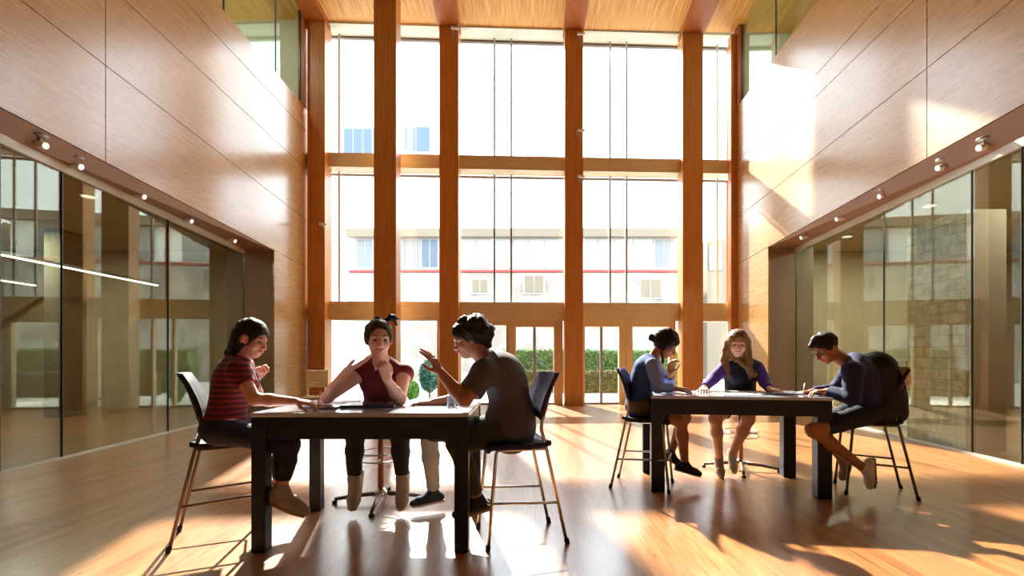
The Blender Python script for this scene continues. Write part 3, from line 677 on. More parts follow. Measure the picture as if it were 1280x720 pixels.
# ------------------------------------------------------------------ figures: signed distance fields meshed into one continuous skin
class Field:
    def __init__(s): s.p = []; s.lo = np.full(3, 1e9); s.hi = np.full(3, -1e9)
    def _b(s, lo, hi): s.lo = np.minimum(s.lo, lo); s.hi = np.maximum(s.hi, hi)
    def cone(s, a, b, ra, rb, k=.02, cut=False):
        a = np.array(a, float); b = np.array(b, float); r = max(ra, rb)
        lo = np.minimum(a, b)-r; hi = np.maximum(a, b)+r; s._b(lo, hi); s.p.append(('c', a, b, ra, rb, k, cut, lo, hi)); return s
    def ell(s, c, R, r, k=.02, sub=False):
        c = np.array(c, float); r = np.array(r, float); m = r.max(); lo = c-m; hi = c+m
        if not sub: s._b(lo, hi)
        s.p.append(('s' if sub else 'e', c, np.array(R, float), r, k, lo, hi)); return s
    def plane(s, p, n, c=None, rad=None): s.p.append(('p', np.array(p, float), np.array(n, float), c if c is None else np.array(c, float), rad)); return s
    def mesh(s, h, noise=0.0, nf=9.0, seed=0):
        lo = s.lo-3*h; hi = s.hi+3*h; n = np.ceil((hi-lo)/h).astype(int)+1
        F = np.full(n, .2, np.float32); ax = [(lo[i]+h*np.arange(n[i])).astype(np.float32) for i in range(3)]
        for p in s.p:
            if p[0] == 'p':
                _, q, nn, cc, rad = p
                d = (ax[0][:,None,None]-q[0])*nn[0]+(ax[1][None,:,None]-q[1])*nn[1]+(ax[2][None,None,:]-q[2])*nn[2]
                if cc is not None:
                    rr = np.sqrt((ax[0][:,None,None]-cc[0])**2+(ax[1][None,:,None]-cc[1])**2+(ax[2][None,None,:]-cc[2])**2)
                    d = np.where(rr < rad, d, -1)
                F = np.maximum(F, d.astype(np.float32)); continue
            k = p[5] if p[0] == 'c' else p[4]; mg = .05+k
            a0 = np.clip(np.floor((p[-2]-mg-lo)/h).astype(int), 0, n-1); a1 = np.clip(np.ceil((p[-1]+mg-lo)/h).astype(int)+1, 1, n)
            sl = tuple(slice(a0[i], a1[i]) for i in range(3))
            X = ax[0][sl[0]][:,None,None]; Y = ax[1][sl[1]][None,:,None]; Z = ax[2][sl[2]][None,None,:]
            if p[0] == 'c':
                _, a, b, ra, rb, k, cut = p[:7]; ab = b-a; L2 = ab@ab+1e-12
                t0 = ((X-a[0])*ab[0]+(Y-a[1])*ab[1]+(Z-a[2])*ab[2])/L2; t = np.clip(t0, 0, 1)
                d = np.sqrt((X-a[0]-t*ab[0])**2+(Y-a[1]-t*ab[1])**2+(Z-a[2]-t*ab[2])**2)-(ra+t*(rb-ra))
                if cut: d = np.maximum(d, (t0-1)*math.sqrt(L2))
            else:
                _, c, R, r, k = p[:5]; dx, dy, dz = X-c[0], Y-c[1], Z-c[2]
                q = [dx*R[0][i]+dy*R[1][i]+dz*R[2][i] for i in range(3)]
                k0 = np.sqrt(sum((q[i]/r[i])**2 for i in range(3))); k1 = np.sqrt(sum((q[i]/r[i]**2)**2 for i in range(3)))+1e-9
                d = k0*(k0-1)/k1
            d = d.astype(np.float32); G = F[sl]
            if p[0] == 's':
                d = -d; hh = np.maximum(k-np.abs(G-d), 0)/k; F[sl] = np.maximum(G, d)+hh*hh*k*.25
            else:
                hh = np.maximum(k-np.abs(G-d), 0)/k; F[sl] = np.minimum(G, d)-hh*hh*k*.25
        ins = F < 0
        c8 = np.zeros(n-1, np.int8)
        for i in (0,1):
            for j in (0,1):
                for l in (0,1): c8 += ins[i:n[0]-1+i, j:n[1]-1+j, l:n[2]-1+l]
        act = (c8 > 0) & (c8 < 8); ijk = np.argwhere(act); idx = np.full(n-1, -1, np.int32); idx[act] = np.arange(len(ijk))
        pos = np.zeros((len(ijk), 3)); cnt = np.zeros(len(ijk))
        for axis in range(3):
            o1, o2 = [q for q in range(3) if q != axis]
            for u in (0,1):
                for w in (0,1):
                    A = ijk.copy(); A[:,o1] += u; A[:,o2] += w; B = A.copy(); B[:,axis] += 1
                    fa = F[A[:,0],A[:,1],A[:,2]]; fb = F[B[:,0],B[:,1],B[:,2]]; m = (fa < 0) != (fb < 0)
                    t = np.where(m, fa/np.where(m, fa-fb, 1), 0); pt = A.astype(float); pt[:,axis] += t
                    pos[m] += pt[m]; cnt[m] += 1
        V_ = lo+h*(pos/cnt[:,None]); quads = []
        for axis in range(3):
            o1, o2 = (axis+1)%3, (axis+2)%3
            a = [slice(1, n[q]-1) for q in range(3)]; a[axis] = slice(0, n[axis]-1); b = list(a); b[axis] = slice(1, n[axis])
            d = ins[tuple(a)] != ins[tuple(b)]; e = np.argwhere(d); off = np.array([q.start for q in a]); e = e+off
            fl_ = ins[e[:,0],e[:,1],e[:,2]]
            def cell(u, w): q = e.copy(); q[:,o1] -= u; q[:,o2] -= w; return idx[q[:,0],q[:,1],q[:,2]]
            Q = np.stack([cell(1,1), cell(0,1), cell(0,0), cell(1,0)], 1); Q[~fl_] = Q[~fl_][:, ::-1]; quads.append(Q)
        Q = np.concatenate(quads); Q = Q[(Q >= 0).all(1)]
        if noise:
            r = np.random.RandomState(seed); D = np.zeros(len(V_))
            for _ in range(7):
                w = r.normal(size=3)*nf; D += np.sin(V_@w*2+r.rand()*6)
            # displace along the gradient of the field
            g = np.stack(np.gradient(F[:], h), -1) if F.size < 3e6 else None
            if g is not None:
                ii = np.clip(((V_-lo)/h).round().astype(int), 0, n-1); N_ = g[ii[:,0],ii[:,1],ii[:,2]]; N_ /= np.linalg.norm(N_, axis=1)[:,None]+1e-9
                V_ = V_+N_*(np.abs(D)/3.5-.5)[:,None]*noise
        me = bpy.data.meshes.new('skin'); me.vertices.add(len(V_)); me.vertices.foreach_set('co', V_.astype(np.float32).ravel())
        me.loops.add(Q.size); me.loops.foreach_set('vertex_index', Q.astype(np.int32).ravel())
        me.polygons.add(len(Q)); me.polygons.foreach_set('loop_start', np.arange(0, Q.size, 4, dtype=np.int32))
        me.update(calc_edges=True); me.validate(); me.polygons.foreach_set('use_smooth', [True]*len(me.polygons))
        return me
def fobj(F, name, m, parent, h=.006, **kw):
    me = F.mesh(h, **kw); me.materials.append(m); me.name = name
    return link(name, me, parent)

def nrm(v): return Vector(v).normalized()
def frame(fwd, up):      # columns: right, forward, up
    f = nrm(fwd); r = f.cross(Vector(up)).normalized(); u = r.cross(f); return r, f, u
def Rm(r, f, u): return [[r[i], f[i], u[i]] for i in range(3)]

def add_hand(F, wr, d, pn, side, s, curl=(25, 35, 20), spread=.10, thumb=.6, curls=None):
    """wr wrist, d finger direction, pn palm normal (palm side), side +1/-1: thumb is towards d x pn * side"""
    d = nrm(d); pn = nrm(Vector(pn)-d*Vector(pn).dot(d)); t = d.cross(pn)*side   # towards the thumb
    pl = .088*s
    offs = [.030, .0105, -.0095, -.029]
    lens = [(.040, .024, .020), (.044, .028, .021), (.041, .026, .020), (.032, .020, .018)]
    for i in range(4):
        base = wr+d*(.012*s)+t*offs[i]*.6*s; kn = wr+d*pl*(1, 1.03, .99, .92)[i]+t*offs[i]*1.0*s
        F.cone(base, kn, .0145*s, .0115*s, .012)
        dd = (d+t*(offs[i]/.03)*spread).normalized(); p = kn; ang = 0
        cc = curls[i] if curls else curl
        for j in range(3):
            ang += math.radians(cc[j]); v = dd*math.cos(ang)+pn*math.sin(ang)
            q = p+v*lens[i][j]*s*1.0; F.cone(p, q, (.0092, .0085, .0078)[j]*s, (.0085, .0078, .0066)[j]*s, .003); p = q
    a = wr+d*.018*s+t*.022*s+pn*.006*s; v = (d*.62+t*.75+pn*thumb*.5).normalized(); b = a+v*.042*s
    F.cone(a, b, .0155*s, .0115*s, .01); v2 = (d*.85+t*.35+pn*thumb*.5).normalized(); c = b+v2*.030*s
    F.cone(b, c, .0105*s, .0095*s, .004); F.cone(c, c+(d*.95+t*.1+pn*thumb*.5).normalized()*.024*s, .0095*s, .0075*s, .004)

def person(p):
    s = p['s']; f = p.get('f', 1.0)      # f: 1 = female build, >1 broader
    pel, nk, hd = p['pelvis'], p['neck'], p['head']
    root = empty('person', (pel.x, pel.y, 0), 0, True); tag(root, p['label'], 'person')
    fw, up = p['face'], p['hup']; r, fv, u = frame(fw, up); HR = Rm(r, fv, u); hs = s*p.get('hs', 1.0)
    tor_up = (nk-pel).normalized(); tr = (p['shR']-p['shL']).normalized(); tf = tor_up.cross(tr).normalized()
    tr2 = tf.cross(tor_up).normalized(); TR_ = Rm(tr2, tf, tor_up); TL_ = (nk-pel).length
    hipR, hipL = p['hipR'], p['hipL']
    def torso(F, inf=0.0, waist=1.0):
        pf = p['pfwd']; pr_, pf_, pu_ = frame(pf, (0,0,1)); PR = Rm(pr_, pf_, pu_)
        F.ell(pel+Vector((0,0,.0)), PR, (.165*s*f+inf, .125*s+inf, .105*s+inf), .06)
        bend = tf*(-p.get('hunch', .02))
        F.ell(pel+tor_up*TL_*.33+bend*.6, TR_, (.128*s*f+inf, .098*s+inf, .14*s+inf), .07)
        F.ell(pel+tor_up*TL_*.66+bend, TR_, (.150*s*f+inf, .108*s+inf, .15*s+inf), .07)
        F.ell(pel+tor_up*TL_*.86+bend*.8, TR_, (.150*s*f+inf, .085*s+inf, .085*s+inf), .06)
        for sh in (p['shR'], p['shL']):
            F.cone(nk-tor_up*.03*s+bend*.5, sh, .055*s+inf, .052*s*f+inf, .05)
        if p.get('bust'):
            for sg in (-1, 1): F.ell(pel+tor_up*TL_*.70+tf*.075*s+tr2*sg*.065*s, TR_, (.055*s+inf,)*3, .05)
    B = Field(); torso(B, -.004)
    B.cone(nk-tor_up*.03*s, hd-u*.055*hs-fv*.02*hs, .056*s*f, .050*s*f, .03)
    # head
    B.ell(hd+u*.022*hs-fv*.012*hs, HR, (.074*hs, .092*hs, .090*hs), .02)
    B.ell(hd-u*.030*hs+fv*.030*hs, HR, (.058*hs, .062*hs, .080*hs), .03)
    B.ell(hd-u*.088*hs+fv*.062*hs, HR, (.024*hs, .022*hs, .020*hs), .03)
    B.ell(hd+u*.020*hs+fv*.070*hs, HR, (.045*hs, .020*hs, .014*hs), .02)                   # brow
    for sg in (-1, 1):
        B.ell(hd+u*.000*hs+fv*.081*hs+r*sg*.032*hs, HR, (.017*hs, .014*hs, .011*hs), .012, sub=True)   # eye sockets
        B.ell(hd-u*.030*hs+fv*.062*hs+r*sg*.036*hs, HR, (.022*hs, .020*hs, .020*hs), .02)  # cheeks
        B.ell(hd-u*.006*hs-fv*.008*hs+r*sg*.075*hs, HR, (.009*hs, .018*hs, .030*hs), .006) # ears
    B.cone(hd+u*.005*hs+fv*.088*hs, hd-u*.034*hs+fv*.107*hs, .009*hs, .013*hs, .012)       # nose
    for sg in (-1, 1): B.ell(hd-u*.037*hs+fv*.098*hs+r*sg*.011*hs, HR, (.009*hs, .010*hs, .008*hs), .006)
    B.ell(hd-u*.060*hs+fv*.088*hs, HR, (.024*hs, .012*hs, .012*hs), .012)                  # mouth mound
    # arms
    for sd, sgn in (('R', 1), ('L', -1)):
        sh, el, wr = p['sh'+sd], p['el'+sd], p['wr'+sd]
        B.cone(sh, el, .048*s*f, .037*s*f, .03); B.cone(el, el+(wr-el)*.35, .038*s*f, .037*s*f, .02); B.cone(el+(wr-el)*.35, wr, .037*s*f, .0245*s*f, .02)
        h = p['hand'+sd]; kw = dict(h[3]) if len(h) > 3 else {}
        add_hand(B, wr, h[0], h[1], h[2], s*kw.pop('hs', 1.0)*1.0, **kw)
    # legs
    for sd in 'RL':
        hp, kn, an = p['hip'+sd], p['kn'+sd], p['an'+sd]
        B.cone(hp, kn, .082*s*f, .056*s, .05); B.cone(kn, kn+(an-kn)*.35, .054*s, .053*s, .03); B.cone(kn+(an-kn)*.35, an, .053*s, .034*s, .03)
        td = nrm(p['toe'+sd]); dn = Vector((0,0,-1)); dn = dn-td*dn.dot(td); dn = dn.normalized() if dn.length > .2 else Vector(p['pfwd'])*-1
        dn = p.get('sole'+sd, dn); B.cone(an, an+td*.05*s+dn*.050*s, .031*s, .022*s, .02)
    fobj(B, 'body', p['skin'], root, .0046)
    # clothes
    T = Field(); torso(T, p.get('tinf', .010))
    sl = p.get('sleeve', .45); si = p.get('sinf', .012)
    T.cone(nk-tor_up*.045*s, nk+tor_up*.012*s+fv*.004, .070*s, .060*s*f, .03, cut=True)
    def sleeves(T, frac, inf):
        for sd in 'RL':
            sh, el, wr = p['sh'+sd], p['el'+sd], p['wr'+sd]
            if frac <= 0: continue
            if frac <= 1:
                T.cone(sh, sh+(el-sh)*frac, .050*s*f+inf, (.050-.009*frac)*s*f+inf*1.2, .03, cut=True)
            else:
                T.cone(sh, el, .050*s*f+inf, .039*s*f+inf, .03); T.cone(el, el+(wr-el)*(frac-1), .039*s*f+inf, .031*s*f+inf*.7, .02, cut=True)
    if p.get('sleeve_mat'):
        S = Field(); sleeves(S, sl, si+.003); fobj(S, 'sleeves', p['sleeve_mat'][0], root, .006, noise=.004)['label'] = p['sleeve_mat'][1]
        # keep the torso shell whole
    else: sleeves(T, sl, si)
    if p.get('tskirt'): T.cone(pel+Vector((0,0,.06)), pel+Vector((.0,0,-.03)), p['tskirt'], p['tskirt']*.98, .05)
    T.plane(pel-tor_up*.03, -tor_up, None, None) if p.get('hem') else None
    fobj(T, p.get('topname', 'shirt'), p['top'], root, .006, noise=.006)
    for (nm, mt, fn) in p.get('extra', []):
        E = Field(); fn(E, p, s); fobj(E, nm, mt, root, .006, noise=.005)
    # trousers
    for (mt, nm, sides, frac) in p['legs']:
        G = Field(); pr_, pf_, pu_ = frame(p['pfwd'], (0,0,1))
        if nm != 'trouser_leg': G.ell(pel, Rm(pr_, pf_, pu_), (.172*s*f+.006, .130*s+.006, .110*s), .06)
        for sd in sides:
            hp, kn, an = p['hip'+sd], p['kn'+sd], p['an'+sd]
            if frac <= 1: G.cone(hp, hp+(kn-hp)*frac, .090*s*f, (.090-.022*frac)*s+.004, .04, cut=True)
            else:
                if nm != 'trouser_leg': G.cone(hp, kn, .088*s*f, .064*s, .05)
                if nm == 'trouser_leg' or p.get('bothlegs', True) or sd == p.get('oneleg'):
                    G.cone(kn, kn+(an-kn)*.4, .063*s, .060*s, .04); G.cone(kn+(an-kn)*.4, kn+(an-kn)*(frac-1), .060*s, p.get('cuff', .046)*s, .03, cut=True)
        o = fobj(G, nm, mt, root, .006, noise=.006)
        if nm == 'trouser_leg': o['label'] = 'pale blue far trouser leg'
    # shoes
    for sd in 'RL':
        an = p['an'+sd]; td = nrm(p['toe'+sd]); mt = p['shoe'+sd]; H = Field(); s = p['s']*p.get('shs', 1)
        dn = Vector((0,0,-1)); dn = (dn-td*dn.dot(td)); 
        dn = dn.normalized() if dn.length > .2 else Vector(p['pfwd'])*-1
        dn = p.get('sole'+sd, dn); L = .155*s
        heel = an-td*.045*s+dn*.055*s; ball = an+td*(L*.72)+dn*.062*s; toe = an+td*L+dn*.066*s
        H.cone(heel, ball, .034*s, .036*s, .03); H.cone(ball, toe, .036*s, .027*s, .02); H.cone(an+dn*.005, an+td*.05*s+dn*.045*s, .040*s, .034*s, .03)
        H.plane(heel+dn*.026*s, dn)
        so_ = fobj(H, 'shoe', mt, root, .005)
        K = MB(); sd_ = td.cross(dn).normalized()
        pts = [heel-td*.030*s-sd_*.022*s, heel-td*.030*s+sd_*.022*s, ball+sd_*.038*s, toe+td*.015*s+sd_*.02*s, toe+td*.015*s-sd_*.02*s, ball-sd_*.038*s]
        q = heel+dn*.024*s
        pts = [x-dn*((x-q).dot(dn)) for x in pts]
        K.prism(pts, dn*.014*s).build('sole', M['sole'] if mt is not M['sneak'] else M['strap'], so_).location = (0,0,0)
    s = p['s']
    # hair
    for (mt, nm, fn) in p['hair']:
        Hf = Field(); fn(Hf, hd, r, fv, u, HR, hs); fobj(Hf, nm, mt, root, .005, noise=p.get('hnoise', .006), nf=22)
    # face
    for sg in (-1, 1):
        c = hd+u*.000*hs+fv*.0725*hs+r*sg*.031*hs
        e = MB().sphere(c, .0105*hs, n=8).build('eye', M['eyew'], root); MB().sphere(c+fv*.006*hs+u*-.001, .0070*hs, n=6).build('iris', M['iris'], e).location = (0,0,0)
        a = hd+u*.021*hs+fv*.089*hs+r*sg*.014*hs; b = hd+u*.025*hs+fv*.082*hs+r*sg*.046*hs
        MB().tube([a, (a+b)/2+u*.004*hs+fv*.002, b], .0032*hs, 8, .002*hs).build('eyebrow', p['hair'][0][0], root)
    lp = hd-u*.058*hs+fv*.0975*hs
    mb = MB(); mb.tube([lp-r*.022*hs-fv*.010*hs, lp-r*.008*hs+u*.003*hs, lp+r*.008*hs+u*.003*hs, lp+r*.022*hs-fv*.010*hs], .0038*hs, 8)
    mb.tube([lp-r*.020*hs-fv*.010*hs-u*.003*hs, lp-u*.009*hs, lp+r*.020*hs-fv*.010*hs-u*.003*hs], .0042*hs, 8)
    mb.build('lips', M['lip'], root)
    if p.get('glasses'):
        g = empty('g') if False else None
        mb = MB()
        for sg in (-1, 1):
            c = hd+fv*.100*hs+r*sg*.033*hs; mb.tube([c+r*.024*hs*math.cos(t)+u*.019*hs*math.sin(t) for t in [2*math.pi*i/16 for i in range(17)]], .0022*hs, 6)
            mb.tube([c+r*sg*.024*hs, hd+r*sg*.079*hs+fv*.01*hs+u*.008*hs], .0018*hs, 6)
        mb.tube([hd+fv*.100*hs-r*.010*hs, hd+fv*.104*hs+u*.004*hs, hd+fv*.100*hs+r*.010*hs], .002*hs, 6)
        mb.build('glasses', p['glasses'], root)
    return root

# hair styles
def cap(F, hd, r, f, u, R, s, t=.014, front=.02, low=-.01):
    F.ell(hd+u*.028*s-f*.014*s, R, (.078*s+t*s, .096*s+t*s, .090*s+t*s), .02)
    F.ell(hd-u*(.024-low)*s+f*.092*s, R, (.070*s, .085*s+front*s, .088*s), .015, sub=True)
def hair_ponytail(F, hd, r, f, u, R, s):       # dark hair, parted, falling behind the neck
    cap(F, hd, r, f, u, R, s, .016, .0)
    F.cone(hd-f*.07*s-u*.0*s, hd-f*.085*s-u*.13*s, .060*s, .052*s, .04); F.cone(hd-f*.085*s-u*.13*s, hd-f*.075*s-u*.20*s, .050*s, .022*s, .03)
    for g in (-1, 1): F.cone(hd-f*.03*s+r*g*.055*s-u*.02*s, hd-f*.055*s+r*g*.045*s-u*.14*s, .035*s, .026*s, .03)
def hair_ponytail_ears(F, hd, r, f, u, R, s):
    hair_ponytail(F, hd, r, f, u, R, s)
    for g in (-1, 1): F.ell(hd+r*g*.092*s+f*.012*s-u*.015*s, R, (.034*s, .030*s, .045*s), .01, sub=True)
def hair_bun(F, hd, r, f, u, R, s):
    cap(F, hd, r, f, u, R, s, .010, .0, .01)
    F.cone(hd+u*.10*s-f*.05*s, hd+u*.125*s-f*.07*s, .022*s, .020*s, .01)
def bun_knot(F, hd, r, f, u, R, s):
    b = hd+u*.135*s-f*.04*s-r*.085*s
    F.cone(hd+u*.105*s-f*.05*s-r*.02*s, b, .014*s, .018*s, .01); F.ell(b, R, (.034*s, .026*s, .022*s), .01)
    F.cone(b, b-r*.045*s-u*.005*s, .012*s, .005*s, .006); F.cone(b, b-r*.030*s-u*.045*s, .016*s, .007*s, .006); F.cone(b, b+r*.02*s+u*.03*s, .013*s, .005*s, .006)
def hair_curly(F, hd, r, f, u, R, s):
    F.ell(hd+u*.038*s-f*.030*s, R, (.105*s, .120*s, .098*s), .03)
    rnd = random.Random(5)
    for _ in range(45):
        a = rnd.random()*6.283; z = rnd.uniform(-.25, 1); q = math.sqrt(max(0, 1-z*z))
        c = hd+u*.038*s-f*.030*s+(r*math.cos(a)*q*.100+f*math.sin(a)*q*.118+u*z*.092)*s
        F.ell(c, R, (.022*s,)*3, .03)
    F.cone(hd-f*.10*s-u*.01*s, hd-f*.09*s-u*.06*s, .05*s, .035*s, .03)
    F.ell(hd-u*.040*s+f*.100*s, R, (.095*s, .098*s, .090*s), .015, sub=True)
def hair_low_bun(F, hd, r, f, u, R, s):
    cap(F, hd, r, f, u, R, s, .022, -.004)
    F.ell(hd-f*.125*s-u*.02*s, R, (.036*s, .036*s, .034*s), .02)
    for g in (-1, 1): F.cone(hd+f*.02*s+r*g*.078*s+u*.01*s, hd+f*.01*s+r*g*.072*s-u*.06*s, .024*s, .016*s, .02)
def braid(F, hd, r, f, u, R, s):
    p0 = hd-u*.075*s+r*.065*s-f*.0*s; d = Vector((.12, -.02, -1)).normalized()
    for i in range(6): F.ell(p0+d*(.02+.018*i)*s, R, (.012*s,)*3, .006)
def hair_long(F, hd, r, f, u, R, s):
    cap(F, hd, r, f, u, R, s, .018, .0)
    for g, L in ((-1, .30), (1, .30)):
        a = hd+r*g*.075*s-f*.01*s+u*.02*s; b = hd+r*g*.098*s-u*.15*s+f*.0*s; c = hd+r*g*.085*s+Vector((0,-.04,-L*.98))*s
        F.cone(a, b, .032*s, .034*s, .03); F.cone(b, c, .034*s, .014*s, .03)
    F.cone(hd-f*.08*s, hd-f*.09*s-u*.20*s, .07*s, .055*s, .04); F.cone(hd-r*-.09*s-u*.05*s, hd+r*-.13*s+Vector((0,-.03,-.27))*s, .03*s, .02*s, .03)
def hair_short(F, hd, r, f, u, R, s):
    F.ell(hd+u*.036*s-f*.012*s, R, (.088*s, .106*s, .092*s), .02)
    F.cone(hd+u*.10*s+f*.03*s, hd+u*.085*s+f*.095*s, .036*s, .020*s, .02)
    F.ell(hd-u*.030*s+f*.085*s, R, (.078*s, .075*s, .084*s), .015, sub=True); F.ell(hd-u*.085*s+f*.02*s, R, (.11*s, .07*s, .085*s), .015, sub=True)
    F.ell(hd-u*.10*s-f*.02*s, R, (.12*s, .12*s, .070*s), .02, sub=True)

UP = Vector((0,0,1))
# --- woman in striped red (left)
dark_tr = M['navy']
pel = V(-1.955, 3.14, .745)
person(dict(s=1.0, label='person in striped dark red top and navy trousers writing at the left table',
    pelvis=pel, pfwd=V(1,0,0), neck=P(300,452,3.14), head=P(314.5,423.5,3.14), face=V(.94,-.12,-.30), hup=V(.3,0,.95), bust=True, hunch=.015,
    shR=P(298,463,2.98), shL=P(302,463,3.30), elR=P(318,499,2.95), elL=P(322,499,3.36), wrR=P(371,502,3.06), wrL=P(319,476,3.28),
    handR=(V(1,.05,-.10), V(0,.1,-1), -1, dict(curls=[(25,40,20),(32,45,25),(40,50,30),(45,55,30)])), handL=(V(.25,-.05,.95), V(1,0,-.2), 1, dict(curl=(55,70,40))),
    hipR=pel+V(.03,-.085,-.01), hipL=pel+V(.03,.085,-.01), knR=P(361,555,3.05), knL=P(357,556,3.25), anR=P(352,610,3.03), anL=P(347,606,3.28),
    toeR=V(.90,0,-.36), toeL=V(.9,.1,-.36), skin=M['skin1'], top=M['red'], topname='shirt', sleeve=.5, legs=[(M['navy'], 'trousers', 'RL', 1.82)],
    shs=1.22, shoeR=M['suede'], shoeL=M['suede'], hair=[(M['hblack'], 'hair', hair_ponytail_ears)]))
pen(P(398,503,3.03), P(401,489,3.05), 'thin white pen in the hand of the woman in striped red')
# --- woman with bun (centre left)
pel = V(-1.185, 4.00, .765)
person(dict(s=1.10, hs=1.04, label='person in sleeveless maroon top with bun, chin on both hands, behind the left table',
    pelvis=pel, pfwd=V(0,-1,0), neck=P(478,457,3.60), head=P(473.5,424,3.44), face=V(.38,-.92,-.10), hup=V(0.03,-.1,1), bust=True, hunch=.02,
    shR=P(453,466,3.60), shL=P(505,467,3.60), elR=P(409,497,3.42), elL=P(500,499,3.40), wrR=P(434,463,3.34), wrL=P(484,475,3.28),
    handR=(V(.90,-.05,.42), V(-.42,-.1,.9), 1, dict(curl=(6,10,8))), handL=(V(-.25,-.02,.95), V(-.6,.5,.2), -1, dict(curl=(45,65,45))),
    hipR=pel+V(-.09,-.03,-.02), hipL=pel+V(.09,-.03,-.02), knR=P(444,543,3.62), knL=P(500,543,3.62), anR=P(442.5,597,3.66), anL=P(502.5,597,3.66),
    toeR=V(0,-.55,-.8), toeL=V(0,-.55,-.8), skin=M['skin2'], top=M['maroon'], topname='sleeveless_top', sleeve=.12, legs=[(M['blacktr'], 'trousers', 'RL', 1.92)], cuff=.048,
    shs=1.15, shoeR=M['suede'], shoeL=M['suede'], hair=[(M['hdark'], 'hair', hair_bun), (M['hblack'], 'hair_bun', bun_knot)]))
# --- man in grey (right of left table)
pel = V(-.09, 3.27, .735)
def shirt_tail(E, p, s): pass
person(dict(s=1.06, f=1.12, hs=1.0, label='person in charcoal t-shirt and dark trousers with curly black hair gesturing with a raised hand',
    pelvis=pel, pfwd=V(-1,0,0), neck=P(612,454,3.26), head=P(588,424,3.26), face=V(-.95,-.08,-.26), hup=V(-.25,0,.97), hunch=.07, tinf=.026, sinf=.022, tskirt=.165,
    shL=P(606,466,3.07), shR=P(608,466,3.46), elL=P(580,500,2.97), elR=P(575,500,3.47), wrL=P(551,466,3.00), wrR=P(542,503,3.42),
    handL=(V(-.50,.0,.87), V(-.80,.35,-.35), 1, dict(curls=[(0,8,8),(6,12,8),(12,16,10),(20,20,12)], spread=.5)), handR=(V(-1,-.1,.0), V(0,0,-1), -1, dict(curl=(15,20,10))),
    hipL=pel+V(-.04,-.095,-.02), hipR=pel+V(-.04,.095,-.02), knL=P(571,554,3.10), knR=P(536,541,3.55), anL=P(597,622,3.12), anR=P(542,613,3.74),
    toeL=V(-.9,0,-.25), toeR=V(-.85,-.5,-.04), skin=M['skin3'], top=M['char'], topname='t_shirt', sleeve=.72, bothlegs=False, oneleg='L',
    legs=[(M['olive'], 'trousers', 'LR', 1.92), (M['jeans'], 'trouser_leg', 'R', 1.95)], shoeL=M['shoeb'], shoeR=M['sneak'],
    hair=[(M['hblack'], 'hair', hair_curly)], hnoise=.008, glasses=M['chrome']))
# --- woman in blue (left of right table)
fD = V(.99,-.14,0)
pel = V(1.10, 4.60, .745)
person(dict(s=1.0, hs=1.08, label='person in blue top with lighter sleeves and dark hair looking down at the right table',
    pelvis=pel, pfwd=fD, neck=P(814,450,4.6), head=P(832,430,4.57), face=V(.78,-.20,-.58), hup=V(.6,0,.8), bust=True, hunch=.03,
    shR=P(815,456,4.43), shL=P(818,456,4.76), elR=P(822,484,4.38), elL=P(836,484,4.74), wrR=P(845,486,4.46), wrL=P(838,466,4.60),
    handR=(V(1,.2,.0), V(0,0,-1), -1, dict(curl=(25,35,20))), handL=(V(.1,-.1,1), V(.3,-.9,.1), 1, dict(curl=(35,50,30))),
    hipR=pel+V(.03,-.085,-.01), hipL=pel+V(.03,.085,-.01), knR=P(851,527,4.40), knL=P(856,522,4.72), anR=P(856,578,4.42), anL=P(839,564,4.66),
    toeR=V(.9,0,-.25), toeL=V(.8,0,-.5), skin=M['skin4'], top=M['blue'], topname='top', sleeve=1.75, sinf=.012, sleeve_mat=(M['peri'], 'lighter blue sleeves'),
    legs=[(M['brown'], 'shorts', 'RL', .7)], shoeR=M['shoeb'], shoeL=M['shoeb'], hair=[(M['hblack'], 'hair', hair_low_bun), (M['hblack'], 'braid', braid)]))
# --- long-haired woman
pel = V(2.32, 5.14, .765)
person(dict(s=1.08, hs=1.06, label='person with long light brown hair in dark vest over purple sleeves behind the right table',
    pelvis=pel, pfwd=V(-.1,-1,0), neck=P(927,453,5.0), head=P(922,430,4.88), face=V(-.32,-.93,-.12), hup=V(.02,-.1,1), bust=True, hunch=.02,
    shR=P(907,459,5.0), shL=P(946,459,5.0), elR=P(891,474,4.92), elL=P(956,478,4.92), wrR=P(880,485,4.70), wrL=P(962,486,4.72),
    handR=(V(-.3,-.9,-.2), V(0,0,-1), -1, dict(curl=(15,25,15))), handL=(V(.2,-.9,-.1), V(0,0,-1), 1, dict(curl=(15,25,15))),
    hipR=pel+V(-.09,-.03,-.02), hipL=pel+V(.09,-.03,-.02), knR=P(894,524,4.66), knL=P(935,524,4.66), anR=P(899,572,4.86), anL=P(916,566,4.84),
    toeR=V(-.1,-.75,-.6), toeL=V(-.1,-.6,-.7), skin=M['skin5'], top=M['vest'], topname='vest', sleeve=1.9, sleeve_mat=(M['purple'], 'purple sleeves'),
    legs=[(M['shorts'], 'shorts', 'RL', .6)], shoeR=M['suede'], shoeL=M['strap'], hair=[(M['hbrown'], 'hair', hair_long)]))
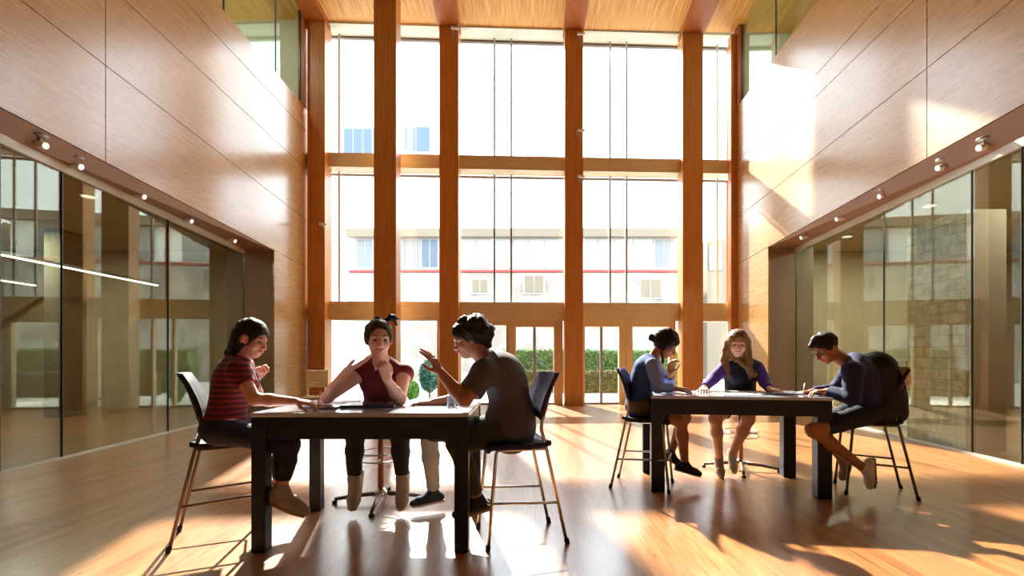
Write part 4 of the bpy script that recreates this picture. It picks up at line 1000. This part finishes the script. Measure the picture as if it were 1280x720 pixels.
# --- man in navy
fF = V(-.97,.2,0)
pel = V(3.06, 4.27, .745)
def coat(E, p, s):
    n, q = p['neck'], p['pelvis']; back = V(1,0,0)
    E.cone(n+V(.06,0,-.03), n+V(.24,.0,-.05), .085, .125, .06)
    E.cone(n+V(.24,.0,-.08), q+V(.10,-.02,.12), .135, .17, .10)
    E.cone(q+V(.10,-.02,.14), q+V(.15,-.04,-.0), .165, .13, .10); E.cone(q+V(-.06,0,.22), n+V(.14,0,-.12), .15, .12, .08)
    E.cone(q+V(-.08,-.13,.0), q+V(.16,-.12,-.03), .06, .075, .06); E.cone(q+V(-.02,-.14,.02), q+V(.06,-.15,-.09), .06, .035, .06)
person(dict(s=1.04, f=1.1, hs=1.06, label='person in navy jacket with short dark hair and glasses bent over the right table writing',
    pelvis=pel, pfwd=fF, neck=P(1062,452,4.22), head=P(1032,435,4.20), face=V(-.80,-.14,-.55), hup=V(-.55,0,.83), hunch=.05, tinf=.02,
    shL=P(1066,464,4.02), shR=P(1064,462,4.40), elL=P(1066,497,3.98), elR=P(1044,488,4.40), wrL=P(1034,489,4.18), wrR=P(1014,490,4.42),
    handL=(V(-.95,.1,-.0), V(0,0,-1), 1, dict(curl=(25,35,20))), handR=(V(-1,0,-.05), V(0,-.1,-1), -1, dict(curls=[(25,40,20),(32,45,25),(40,50,30),(45,55,30)])),
    hipL=pel+V(-.04,-.09,-.02), hipR=pel+V(-.02,.095,-.02), knL=P(1016,538,4.10), knR=P(1022,532,4.42), anL=P(1078,584,4.06), anR=P(1052,574,4.45),
    toeL=V(-.05,0,-1), toeR=V(-.3,0,-.8), soleL=V(1,0,0), soleR=V(.9,0,-.3), skin=M['skin4'], top=M['navyj'], topname='jacket', sleeve=1.9, sinf=.02,
    extra=[('coat', M['coat'], coat)], legs=[(M['shorts'], 'shorts', 'LR', .80)], shoeL=M['strap'], shoeR=M['sole'],
    hair=[(M['hblack'], 'hair', hair_short)], glasses=M['black']))
pen(P(1004,492,4.42), P(1006,479,4.44), 'thin white pen in the hand of the man in navy')

# ------------------------------------------------------------------ light
sun = bpy.data.lights.new('sun', 'SUN'); sun.energy = 28; sun.angle = math.radians(1.2); sun.color = (1, .91, .78)
so = bpy.data.objects.new('sun', sun); C.objects.link(so)
sd = Vector((.25, -1, -.75)).normalized(); so.rotation_euler = sd.to_track_quat('-Z', 'Y').to_euler()
w = bpy.data.worlds.new('world'); bpy.context.scene.world = w; w.use_nodes = True
bg = w.node_tree.nodes['Background']; bg.inputs[0].default_value = (.86, .93, 1, 1); bg.inputs[1].default_value = 8.0

cam = bpy.data.cameras.new('camera'); co = bpy.data.objects.new('camera', cam); C.objects.link(co)
co.location = (0, 0, CH); co.rotation_euler = (math.pi/2, 0, 0); cam.sensor_width = 36; cam.lens = 36*FPX/1280
cam.shift_x = (640-VX)/1280; cam.shift_y = (VY-360)/1280; cam.clip_end = 300
sc_ = bpy.context.scene; sc_.camera = co
sc_.view_settings.view_transform = 'Standard'; sc_.view_settings.look = 'None'; sc_.view_settings.gamma = 1; sc_.view_settings.use_curve_mapping = False
sc_.view_settings.exposure = 0.0
for o in list(bpy.data.objects):
    if '_w' in o: del o['_w']
